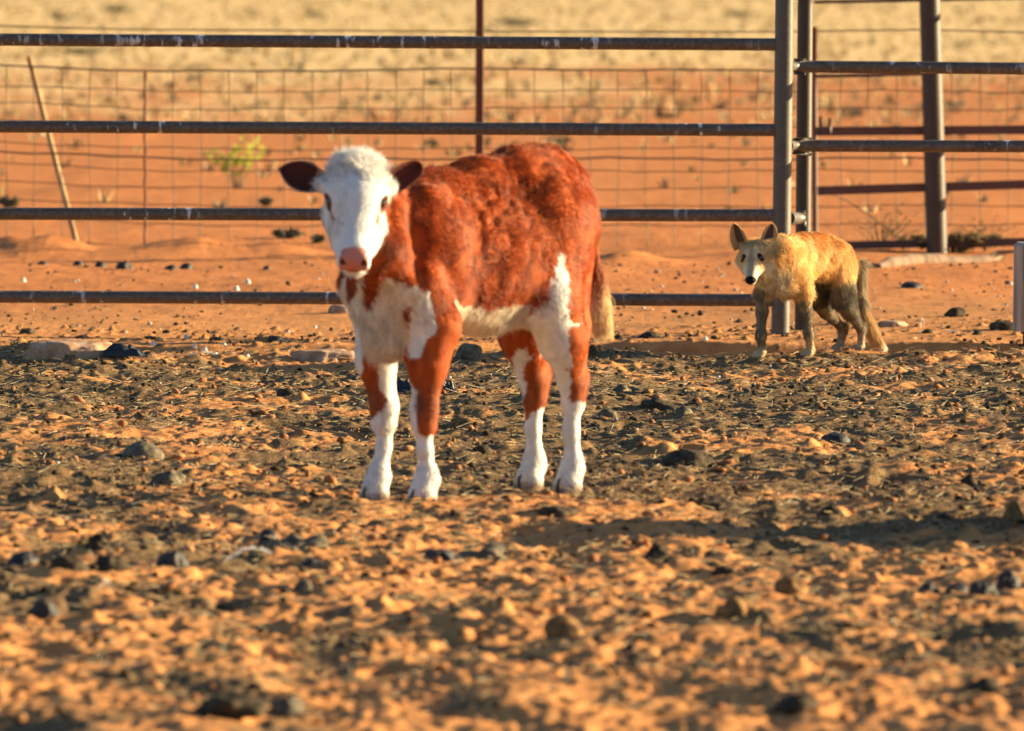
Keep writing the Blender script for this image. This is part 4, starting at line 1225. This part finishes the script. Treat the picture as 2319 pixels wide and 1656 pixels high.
# tail
tp = np.array([[-.205, 0, .325], w2d(P(1908, 590, 30.72)), w2d(P(1912, 650, 30.75)), w2d(P(1922, 705, 30.76)), w2d(P(1940, 745, 30.77)), w2d(P(1955, 768, 30.77))])
tt = np.linspace(0, 5, 26)
tpc = np.stack([np.interp(tt, range(6), tp[:, c]) for c in range(3)], 1)
tv, tf = tube(tpc, np.interp(tt, [0, 1, 3, 5], [.020, .015, .011, .005]), 12)
dtail = mesh_np('tail', tv, tf, SKIN, dingo, cols=np.tile(GINGER * .8, (len(tv), 1)))
def dtc(t, r):
    t = t[:, None]
    base = np.where(t < .45, np.array([.44, .34, .22]), np.where(t < .88, np.array([.60, .40, .18]), np.array([.85, .80, .70])))
    dark = (r[:, None] < .30) & (t < .5)
    return np.where(dark, np.array([.12, .09, .06]), base) * (.7 + .5 * r)[:, None]
tail_fur(tpc, 9000, 63, .02, lambda t: np.interp(t, [0, .2, .6, .9, 1], [.03, .06, .060, .045, .03]), dtc, .0008, .55, dtail, rr=.008, grav=.35)
# ------------------------------------------------------------------ stones, droppings and rubbish one can point at
def lump_mat(name, stops, sc=40, rough=.9, spec=.15, bump=.7):
    m = mat(name, stops[1], rough, spec); nt = NT(m); ov = obj_vec(nt)
    f_ = nt.noise(ov, sc, 5, .65); nt.l(nt.ramp(f_, [(.32, stops[0]), (.52, stops[1]), (.74, stops[2])]), nt.b.inputs['Base Color']); nt.bump(f_, bump, .008); return m
M_BLACK = lump_mat('black_dung', [(.008, .008, .010), (.020, .019, .021), (.06, .055, .05)], 50, .6, .4)
M_DARK = lump_mat('dark_dung', [(.022, .017, .012), (.055, .040, .026), (.13, .095, .055)])
M_BROWN = lump_mat('brown_clod', [(.09, .050, .022), (.20, .11, .045), (.36, .21, .09)])
M_GREY = lump_mat('grey_dung', [(.05, .043, .033), (.12, .10, .072), (.26, .21, .14)])
M_ROCK = lump_mat('pale_rock', [(.24, .14, .085), (.42, .26, .17), (.56, .40, .29)], 22)
M_WHITE = lump_mat('chalky_white', [(.55, .52, .48), (.74, .72, .68), (.8, .8, .78)], 60)
def n3s(p, s, seed): return n3(p, s, seed) - .5
def lump(name, label, cat_, u, v, w, h, m, seed=0, depth=1.0, jag=.28, ridges=0, flat=.0, group=None, tilt=0.0, sub=3, dome=True, curl=0.0):
    """a heap seen at (u, v = its foot) that measures w x h picture units"""
    g = GS(u, v)
    k = KD / FPX * g[1]
    W, Hh = w * k / 2, h * k
    V0, F0 = (I3 if sub == 3 else I2)
    V = V0.copy()
    o = V0 * 1.0 + seed * 3.7
    d = 1 + jag * 1.5 * n3s(o, .9, seed) + jag * .9 * n3s(o, .38, seed + 1) + jag * .5 * n3s(o, .17, seed + 2)
    if ridges:
        q = V0[:, 0] * .8 + .35 * n3s(o, .8, seed + 5)
        d = d + .075 * np.abs(np.sin(q * ridges)) ** .6
    V = V * d[:, None]
    if flat: V[:, 2] = np.where(V[:, 2] > flat, flat + (V[:, 2] - flat) * .25, V[:, 2])
    V[:, 2] = np.where(V[:, 2] < 0, V[:, 2] * .35, V[:, 2])
    if curl: V[:, 2] += curl * V[:, 0] ** 2
    V[:, 0] *= W; V[:, 1] *= W * depth
    V[:, 2] *= Hh / max(V[:, 2].max(), 1e-6) * 1.0
    if tilt:
        c, s = math.cos(tilt), math.sin(tilt); V[:, 0], V[:, 2] = V[:, 0] * c - V[:, 2] * s, V[:, 0] * s + V[:, 2] * c
    g = g + np.array([0, W * depth * .8, 0])
    z = float(surf_h(g[:1], g[1:2])[0])
    o = mesh_np(name, V, F0, m, loc=(g[0], g[1], z - .12 * Hh))
    return tag(o, label, cat_, group)
LB = [
 ('rock', 'wide low pale rock half buried at the far left, rubbish on its right', 'rock', 132, 798, 205, 44, M_ROCK, dict(flat=.6, depth=.8, jag=.5)),
 ('rock', 'low pinkish rock showing left of the calf front legs', 'rock', 712, 806, 135, 26, M_ROCK, dict(flat=.6, depth=.8, jag=.5)),
 ('dung_lump', 'flat black lump left of the calf chest, just behind the bottom rail', 'dung', 612, 758, 58, 17, M_BLACK, dict(jag=.5, sub=2)),
 ('dung_pat', 'ridged grey shell shaped dung pat alone in the left half of the yard', 'dung', 315, 1012, 102, 44, M_GREY, dict(ridges=16, jag=.12, curl=-.1)),
 ('dung_pat', 'broken hollow dung pat just below and right of the ridged shell shaped one', 'dung', 370, 1078, 76, 30, M_GREY, dict(jag=.5)),
 ('dung_lump', 'small black lump at the left end of a crumbly grey heap', 'dung', 596, 1207, 38, 34, M_BLACK, dict(jag=.4, sub=2)),
 ('dung_pat', 'crumbly grey heap below and left of the calf front hooves', 'dung', 650, 1224, 125, 46, M_GREY, dict(jag=.7)),
 ('dung_pat', 'long low black and grey dung below the calf front hooves', 'dung', 985, 1246, 85, 34, M_BLACK, dict(jag=.5)),
 ('dung_pat', 'crumbled olive dung joined to the right of a long black dung', 'dung', 1085, 1245, 100, 36, M_GREY, dict(jag=.7)),
 ('clod', 'rounded tan clod with a long shadow, bottom centre of the yard', 'clod', 1255, 1420, 92, 54, M_BROWN, dict(jag=.4)),
 ('clod', 'squarish brown clod right of the rounded tan clod, nearer the dingo side', 'clod', 1642, 1372, 102, 54, M_BROWN, dict(jag=.45)),
 ('dung_lump', 'blue black boot shaped dung lump, fourth from the left edge', 'dung', 384, 1257, 68, 38, M_BLACK, dict(jag=.4)),
 ('dung_lump', 'flat blue grey dung at the left edge of the yard', 'dung', 50, 1254, 74, 30, M_BLACK, dict(jag=.35)),
 ('dung_pat', 'dark brown dome shaped dung near the left edge', 'dung', 148, 1274, 92, 46, M_DARK, dict(jag=.25)),
 ('dung_pat', 'arched dark dung right of the brown dome near the left edge', 'dung', 236, 1258, 88, 34, M_DARK, dict(jag=.4, ridges=9)),
 ('dung_lump', 'upright dark lump standing behind the arched dung at left', 'dung', 215, 1222, 52, 40, M_DARK, dict(jag=.5)),
 ('dung_lump', 'grey piece lying in front of the arched dung at left', 'dung', 222, 1294, 70, 24, M_GREY, dict(jag=.4)),
 ('dung_lump', 'lone coal black lump low at the left of the picture', 'dung', 100, 1368, 64, 40, M_BLACK, dict(jag=.45)),
 ('dung_lump', 'thin black slab just right of a white feather', 'dung', 692, 1256, 62, 20, M_BLACK, dict(jag=.3)),
 ('dung_lump', 'small grey green round lump under the thin black slab', 'dung', 672, 1312, 42, 32, M_GREY, dict(jag=.3, sub=2)),
 ('dung_pat', 'large dark folded dung pat in the open yard right of the calf', 'dung', 1530, 1038, 104, 44, M_DARK, dict(ridges=8, jag=.35)),
 ('hoof_paring', 'shiny black hump like a hoof paring below the dingo', 'dung', 1858, 992, 62, 22, M_BLACK, dict(jag=.15, ridges=5)),
 ('dung_lump', 'pair end of dark lumps with pale top, far right of the calf hind legs', 'dung', 1378, 876, 44, 24, M_GREY, dict(jag=.4, sub=2)),
 ('dung_lump', 'pale topped grey lump right beside its darker twin, right of the calf', 'dung', 1416, 877, 42, 20, M_GREY, dict(jag=.4, sub=2)),
 ('dung_pat', 'long grey broken dung below the pair of pale topped lumps', 'dung', 1458, 908, 96, 26, M_DARK, dict(jag=.5)),
 ('dung_lump', 'small rounded grey lump right of the calf hind hooves', 'dung', 1350, 926, 44, 20, M_GREY, dict(jag=.25, sub=2)),
 ('dung_lump', 'grey lump with a pale upper edge at the right end of the broken dung', 'dung', 1518, 924, 44, 24, M_GREY, dict(jag=.5, sub=2)),
 ('rock', 'rounded olive stone seen between the calf front and hind legs', 'rock', 1038, 808, 66, 36, M_GREY, dict(jag=.25)),
 ('clod', 'triangular dark stone casting shade, low centre right', 'rock', 1456, 1248, 66, 46, M_DARK, dict(jag=.45, tilt=-.25)),
 ('dung_pat', 'flattened brown dung pat right of centre, above the shaded strip', 'dung', 1578, 1128, 92, 30, M_DARK, dict(jag=.45)),
 ('clod', 'egg shaped brown clod above the shaded strip, below the dingo', 'clod', 1848, 1146, 62, 38, M_DARK, dict(jag=.2)),
 ('clod', 'small dark brown clod right of the egg shaped one', 'clod', 2096, 1150, 42, 22, M_DARK, dict(jag=.4, sub=2)),
 ('clod', 'orange brown clod cut by the right edge of the frame', 'clod', 2252, 1156, 56, 48, M_BROWN, dict(jag=.4)),
 ('clod', 'smooth wedge shaped brown stone low at right', 'rock', 1756, 1322, 74, 42, M_BROWN, dict(jag=.25, tilt=.15)),
 ('dung_lump', 'grey black lump at the left end of the row of black droppings, lower right', 'dung', 2066, 1318, 52, 26, M_BLACK, dict(jag=.4, sub=2)),
 ('dung_lump', 'second black dropping in the row at lower right', 'dung', 2128, 1324, 56, 28, M_BLACK, dict(jag=.4, sub=2)),
 ('dung_lump', 'third black dropping in the row at lower right', 'dung', 2186, 1322, 60, 32, M_BLACK, dict(jag=.4)),
 ('dung_lump', 'tallest blue black dropping, right end of the row at lower right', 'dung', 2242, 1316, 56, 60, M_BLACK, dict(jag=.35)),
 ('dung_pat', 'blurred dark brown pat at the bottom edge, right of centre', 'dung', 1772, 1602, 112, 40, M_DARK, dict(jag=.35)),
 ('dung_pat', 'blurred brown flat pat at the bottom edge, left of centre', 'dung', 510, 1600, 150, 44, M_DARK, dict(jag=.4)),
 ('clod', 'blurred olive clod at the bottom edge, right of the flat pat', 'clod', 640, 1592, 80, 44, M_GREY, dict(jag=.4)),
 ('dung_lump', 'blurred dark lump low at the far right edge', 'dung', 2188, 1545, 74, 38, M_DARK, dict(jag=.4)),
 ('clod', 'low dark olive pat left of the wedge shaped stone', 'clod', 1612, 1272, 76, 26, M_DARK, dict(jag=.4)),
 ('rock', 'flat grey stone with a pale rim right of the dingo tail tip', 'rock', 1986, 726, 72, 15, M_ROCK, dict(flat=.5)),
 ('rock', 'dark oval stone in front of the bleached log', 'rock', 2024, 640, 48, 16, M_BLACK, dict(jag=.2, sub=2)),
 ('rock', 'dark blocky stone between the dingo tail and the grey timber post', 'rock', 2122, 704, 50, 24, M_DARK, dict(jag=.4, sub=2)),
 ('rock', 'dark stone lying at the foot of the grey timber post', 'rock', 2236, 734, 66, 22, M_DARK, dict(flat=.5, sub=2)),
 ('rock', 'pinkish slab just under the bottom rail by the calf throat', 'rock', 757, 696, 62, 20, M_ROCK, dict(flat=.4, jag=.12, sub=2)),
 ('dung_lump', 'oval dung at mid left beside the calf, under a curled chip', 'dung', 640, 884, 56, 22, M_DARK, dict(jag=.5, sub=2)),
 ('dung_pat', 'flat dark pat right below the calf hind hooves', 'dung', 1235, 1146, 92, 22, M_DARK, dict(jag=.4)),
 ('clod', 'dark clod between the calf front hooves', 'clod', 880, 1122, 66, 24, M_DARK, dict(jag=.5, sub=2)),
 ('clod', 'dark clod right between the calf fore and hind hooves, further back', 'clod', 1072, 1008, 50, 22, M_DARK, dict(jag=.5, sub=2)),
 ('clod', 'brown crumbled clod seen between the legs under the calf belly', 'clod', 1036, 944, 76, 22, M_BROWN, dict(jag=.6, sub=2)),
 ('dung_lump', 'dark upright clod in the yard far right, under the dingo tail', 'dung', 2152, 1080, 36, 26, M_DARK, dict(jag=.5, sub=2)),
]
for i, (nm, lb, ct, u, v, w, h, m, kw) in enumerate(LB):
    if 'jag' not in kw: kw['jag'] = .28
    lump(nm, lb, ct, u, v, w, h, m, seed=i * 3 + 1, **kw)
ROW = [('tiny black dropping at the left end of the row in the red sand far left', 95, 588, 24, 10), ('round black dropping below the foot of the leaning stake', 172, 590, 24, 13), ('round black dropping, third in the row right of the leaning stake', 222, 594, 28, 16),
 ('biggest black dropping of the row behind the bottom rail, two lumps joined', 276, 598, 36, 22), ('small dark dropping, left one of a touching pair behind the bottom rail', 378, 599, 30, 12), ('dark dropping, larger right one of a touching pair behind the bottom rail', 412, 598, 34, 16), ('lone little dark dropping nearest the calf face in the back row', 592, 599, 22, 10)]
for i, (lb, u, v, w, h) in enumerate(ROW):
    lump('dung_lump', lb, 'dung', u, v, w, h, M_BLACK, seed=200 + i, jag=.3, sub=2, group='row of black droppings far left')
ER = [('low dark dropping behind the left end of the wide pale rock', 60, 742, 34, 13), ('thin dark smear of dung behind the crest of the wide pale rock', 180, 752, 30, 8), ('low dark dropping right behind the crumpled plastic by the pale rock', 340, 755, 40, 10), ('low dark dropping halfway between pale rock and calf', 480, 757, 30, 9),
 ('dark dropping just right of the calf tail switch', 1372, 775, 30, 12), ('broad dark dropping between calf tail and dingo on the yard edge', 1445, 775, 62, 16), ('dark lump half behind the calf left hock', 1310, 790, 36, 20), ('small dark dropping right of the dingo tail tip on the yard edge', 2060, 772, 24, 10), ('small dark dropping left of the grey timber post foot', 2170, 744, 22, 12), ('small dark dropping left of the dingo front paws', 1640, 717, 24, 10)]
for i, (lb, u, v, w, h) in enumerate(ER):
    lump('dung_lump', lb, 'dung', u, v, w, h, M_DARK, seed=240 + i, jag=.45, sub=2, group='dark droppings along the yard edge')
PB = [('white pebble above the bottom rail, leftmost of three near the calf', 434, 641, 11, 12), ('white pebble above the bottom rail, lower right one of three near the calf', 526, 645, 12, 12), ('white pebble above the bottom rail, highest of three near the calf', 550, 630, 12, 13), ('white pebble at the upper left end of the slanting pebble trail', 413, 752, 12, 12), ('tall narrow white pebble, second in the slanting trail', 432, 768, 9, 14), ('white pebble third in the slanting trail', 455, 780, 10, 12),
 ('white pebble fourth in the slanting trail, right of the thin feather', 478, 790, 10, 9), ('wide white pebble just behind the crumpled black plastic', 340, 767, 14, 10), ('tiny white pebble right of the slanting trail', 498, 774, 9, 6), ('small white pebble in front of the slanting trail near the pinkish rock', 549, 798, 11, 7), ('faint white pebble on the sand at the far left above the bottom rail', 52, 626, 11, 10), ('white pebble between the calf tail and the dingo', 1566, 760, 12, 8), ('tiny bright pebble left of the ridged shell shaped dung', 128, 1030, 8, 6), ('tiny white pebble on the sand left of the calf brisket', 700, 728, 8, 7), ('tiny white pebble on the sand below the bottom rail left of the calf', 640, 738, 8, 6)]
for i, (lb, u, v, w, h) in enumerate(PB):
    lump('pebble', lb, 'pebble', u, v, w, h, M_WHITE, seed=300 + i, jag=.3, sub=2, group='white pebbles on the sand')

# crumpled black rubbish: folded cloth-like sheets
RUB = mat('black_plastic', (.012, .013, .017), .42, .5)
def rubbish(label, u, v, w, h, seed):
    g = GS(u, v); k = KD / FPX * g[1]; n = 34
    a, b = np.meshgrid(np.linspace(-1, 1, n), np.linspace(-1, 1, n)); p = np.stack([a.ravel(), b.ravel(), 0 * a.ravel()], 1)
    ed = 1 + .3 * (n3(p * .7, .5, seed) - .5)
    z = np.clip(1 - np.maximum(np.abs(p[:, 0]), np.abs(p[:, 1])) ** 3, 0, 1)
    f = np.abs(n3(p, .45, seed + 1) - .5) * 2 * .5 + np.abs(n3(p, .2, seed + 2) - .5) * .22
    V = np.stack([p[:, 0] * ed * w * k / 2, p[:, 1] * ed * w * k * .30, z * (.35 + f) * h * k], 1)
    V[:, 0] += (n3(p, .3, seed + 3) - .5) * .25 * w * k * .4
    i = np.arange(n - 1); A = (i[:, None] * n + i[None]).ravel(); Q = np.stack([A, A + 1, A + n + 1, A + n], 1)
    base = V * [1.0, 1, 0] + [0, 0, -.02]
    g = g + np.array([0, w * k * .2, 0]); z0 = float(surf_h(g[:1], g[1:2])[0])
    o = mesh_np('rubbish', V, Q, RUB, loc=(g[0], g[1], z0 - .004)); return tag(o, label, 'rubbish')
rubbish('crumpled black plastic lying against the wide pale rock at left', 270, 796, 92, 42, 5)
rubbish('small torn black scrap right of the crumpled plastic by the pale rock', 325, 794, 44, 22, 8)
rubbish('crumpled black plastic behind the calf front legs', 905, 872, 80, 48, 12)
rubbish('knotted black scrap just right of the calf left front knee', 992, 876, 46, 46, 15)
# feathers
FEA = mat('white_feather', (.78, .76, .72), .7, .2)
def feather(label, u, v, L, ang, lift_=.02, cat_='feather'):
    g = GS(u, v); k = KD / FPX * g[1]; L = L * k
    n = 14; parts = []
    t = np.linspace(0, 1, n)
    ctr = np.stack([t * L - L / 2, .0 * t, lift_ * np.sin(t * 2.6) * 1.0], 1)
    sp, sf = tube(ctr, .0009, 5); parts.append((sp, sf))
    rg = np.random.default_rng(int(u))
    for i in range(60):
        q = rg.random(); s = rg.choice([-1, 1]); p = np.array([q * L - L / 2, 0, lift_ * math.sin(q * 2.6)])
        ln_ = L * .20 * math.sin(math.pi * min(1, q * .8 + .15)) * rg.uniform(.7, 1.2)
        e = p + np.array([ln_ * .8, s * ln_, rg.uniform(0, .4) * ln_]); wv = np.array([.0022, 0, 0])
        parts.append((np.array([p - wv, p + wv, e + wv * .5, e - wv * .5]), [np.array([[0, 1, 2, 3]])]))
    V, F = merge(parts); c, s = math.cos(ang), math.sin(ang)
    V[:, 0], V[:, 1] = V[:, 0] * c - V[:, 1] * s, V[:, 0] * s + V[:, 1] * c
    o = mesh_np('feather', V, F, FEA, loc=(g[0], g[1], g[2] + .006), smooth=False); return tag(o, label, cat_)
feather('long ragged white feather on the dirt, lower left of the calf', 550, 1252, 120, .5, .03)
feather('thin white feather on the sand between pale rock and calf', 448, 795, 64, .2, .012)
feather('fluffy white feather standing up right of the dingo tail', 2048, 742, 34, 1.2, .05)
feather('flat white feather beside the fluffy one, right of the dingo', 2104, 745, 50, -.2, .01)
feather('small white feather low at the left of the yard', 232, 1325, 44, .8, .03)

# bleached log in front of the back fence
g0 = G(1952, 612); g1_ = G(2222, 588)
LOGM = grain('bleached_log', [(.09, .06, .045), (.19, .13, .095), (.30, .21, .15)], 18)
_nt2 = None
n = 26; t = np.linspace(0, 1, n); pts = g0 + (g1_ - g0) * t[:, None]
kk = KD / FPX * g0[1]
pts[:, 2] = np.interp(t, [0, 1], [g0[2], g1_[2]]) * .4 + surf_h(pts[:, 0], pts[:, 1]) * .6 + .018 + .006 * np.sin(t * 7) + .03 * np.clip(t - .75, 0, 1)
pts[:, 1] += .10 * np.sin(t * 5)
rr = np.interp(t, [0, .08, .3, .6, .85, 1], [6, 14, 17, 15, 12, 7]) * kk * (1 + .12 * np.sin(t * 23) * np.cos(t * 9))
V, F = tube(pts - g0, rr, 14); V = V + (n3(V, .05, 4)[:, None] - .5) * .014
log = mesh_np('log', V, F, LOGM, loc=g0); tag(log, 'bleached fallen log lying in front of the tall rusty post', 'log')
stub = P(2190, 575, g1_[1] + .05); q = pts[22] - g0
V, F = tube([q, q + [.05, .02, .03], q + [.12, .03, .035]], [.016, .012, .006], 8); mesh_np('branch', V, F, LOGM, log)

# ------------------------------------------------------------------ plants
LEAFG = mat('yellow_green_leaf', (.50, .54, .09), .6, .3); TWIG = mat('dry_twig', (.20, .15, .085), .85, .1); OLIVE = mat('olive_leaf', (.17, .125, .06), .7, .2)
for m_ in (LEAFG, OLIVE):
    nt = NT(m_); tr = nt.n('ShaderNodeBsdfTranslucent'); tr.inputs[0].default_value = m_.node_tree.nodes['Principled BSDF'].inputs[0].default_value
    mx = nt.n('ShaderNodeMixShader'); mx.inputs[0].default_value = .45; out = nt.t.nodes['Material Output']
    nt.l(nt.b.outputs[0], mx.inputs[1]); nt.l(tr.outputs[0], mx.inputs[2]); nt.l(mx.outputs[0], out.inputs[0])
def shrub(name, label, cat_, u, v, w, h, seed, stems, leaves, lm, sm=None, leaf=.02, spread=1.0, group=None, lw=.35, depth=.5, up=1.0, thick=.003):
    rg = np.random.default_rng(seed); g = GS(u, v); k = KD / FPX * g[1]; W, Hh = w * k / 2, h * k
    root = empty(name, g); tag(root, label, cat_, group)
    sp, lv = [], []
    for i in range(stems):
        a = rg.uniform(-1, 1); b = rg.uniform(-1, 1) * depth
        top = np.array([a * W * spread, b * W, Hh * up * rg.uniform(.45, 1) * (1 - .3 * abs(a))])
        mid = top * [.35, .35, .5] + rg.normal(0, .04, 3) * Hh
        p = [np.array([a * W * .12, b * W * .1, -.01]), mid, top * [.75, .75, .85] + rg.normal(0, .03, 3) * Hh, top]
        sp.append(tube(p, [thick, thick * .8, thick * .6, thick * .3], 5))
        for j in range(leaves):
            q = rg.uniform(.25, 1.0); f = q * 3; ii_ = min(int(f), 2); c = p[ii_] * (1 - f + ii_) + p[ii_ + 1] * (f - ii_)
            d = nrm(rg.normal(size=3) + [0, 0, .5]); s = nrm(np.cross(d, rg.normal(size=3))); L = leaf * rg.uniform(.5, 1.3)
            lv.append((np.array([c, c + d * L * .5 + s * L * lw, c + d * L, c + d * L * .5 - s * L * lw]), [np.array([[0, 1, 2, 3]])]))
    V, F = merge(sp); mesh_np('stems', V, F, sm or TWIG, root)
    if lv: V, F = merge(lv); mesh_np('foliage', V, F, lm, root, smooth=False)
    return root
shrub('weed', 'bright yellow green leafy weed growing behind the netting left of the calf', 'weed', 530, 420, 165, 150, 21, 15, 8, LEAFG, None, .050, 1.0, lw=.24)
shrub('dry_bush', 'tangled dry olive bush round the foot of the tall rusty post', 'bush', 2115, 560, 250, 46, 22, 60, 26, OLIVE, None, .022, 1.0, thick=.003, depth=.35)
shrub('dry_bush', 'wispy dry branching weed left of the tall rusty post behind the netting', 'bush', 1960, 552, 200, 130, 23, 22, 5, OLIVE, None, .016, 1.0, thick=.0022, depth=.3)
shrub('dry_bush', 'wispy dry weed right of the tall rusty post against the netting', 'bush', 2190, 552, 170, 90, 26, 18, 4, OLIVE, None, .016, 1.0, thick=.0020, depth=.3)
br = G(2012, 545); pts = np.array([P(2012, 545, br[1]), P(1975, 512, br[1] + .02), P(1930, 478, br[1]), P(1880, 445, br[1] - .02), P(1845, 432, br[1])])
V, F = tube(pts - br, [.0055, .005, .0042, .003, .002], 7); o = mesh_np('fallen_branch', V, F, TWIG, loc=br)
tag(o, 'thin dead branch arching up left from the foot of the tall post', 'branch')
GREYL = mat('saltbush_leaf', (.13, .14, .09), .8, .15)
SB = [('dark flat leafy clump behind the netting just left of the calf muzzle', 640, 530, 78, 20), ('dark clump cut by the left edge, level with the third rail', 18, 462, 50, 26), ('small dark clump below the yellow green weed, by the third rail', 590, 458, 26, 18), ('tiny dark clump left of the calf mouth behind the netting', 705, 540, 22, 16), ('dark blurred clump just above the calf shoulder', 960, 330, 26, 20), ('flat blurred clump beyond the calf rump', 1240, 318, 60, 14),
 ('blurred grey clump at the top left above the top rail', 130, 48, 70, 24), ('darkest blurred clump above the top rail, upper left', 262, 30, 90, 22), ('faint blurred clump at the top between upper left corner and picket', 700, 40, 60, 16), ('wide blurred olive clump under the top rail right of the leaning stake', 190, 122, 120, 16), ('faint olive clump under the top rail above the yellow green weed', 520, 118, 60, 16), ('thin blurred clump beyond the netting between calf rump and gate post', 1480, 262, 60, 10),
 ('small dark clump just below the netting top wire, left half', 430, 180, 34, 14), ('tiny dark clump right of the wire dropper, upper netting', 380, 196, 18, 14), ('blurred clump beyond the netting left of the steel picket', 960, 190, 50, 14), ('large faint blurred clump right of the picket top', 1150, 60, 120, 20), ('faint blurred clump at the top left of the steel posts', 1650, 40, 90, 18), ('small olive clump beyond the netting right of the tall rusty post', 2120, 240, 50, 16), ('small grey clump beyond the netting between gate post and tall post', 1890, 260, 40, 14), ('tiny dark clump left of the wire dropper above the second rail', 275, 268, 18, 12)]
for i, (lb, u, v, w, h) in enumerate(SB):
    shrub('saltbush', lb, 'shrub', u, v, w, h, 400 + i, 26, 18, GREYL, None, max(.02, w * KD / FPX * GS(u, v)[1] * .05), 1.0, group='low clumps on the open plain', thick=.003)
# ------------------------------------------------------------------ shade caster added out of view, shaped as a trough, for the dark dirt strip
CONC = lump_mat('rough_concrete', [(.26, .24, .21), (.36, .33, .29), (.46, .42, .37)], 12)
tr = empty('added_shade_trough', (2.15, 22.10, 0))
tag(tr, 'added concrete trough out of view on the right, put there to shade the dirt', 'trough')
L, W, Hh, T = 1.25, .36, .35, .05
for nm, c, s in (('side_wall', (0, -W / 2 + T / 2, Hh / 2 - .02), (L, T, Hh)), ('side_wall', (0, W / 2 - T / 2, Hh / 2 - .02), (L, T, Hh)), ('end_wall', (-L / 2 + T / 2, 0, Hh / 2 - .021), (T, W - 2 * T, Hh - .004)), ('end_wall', (L / 2 - T / 2, 0, Hh / 2 - .021), (T, W - 2 * T, Hh - .004)), ('floor_slab', (0, 0, .04), (L - 2 * T, W - 2 * T, .08))):
    V, F = boxm(c, s); mesh_np(nm, V, F, CONC, tr, smooth=False)
V, F = boxm((0, 0, .26), (L - 2 * T - .002, W - 2 * T - .002, .01)); mesh_np('water', V, F, mat('trough_water', (.03, .03, .02), .05, .5), tr, smooth=False)
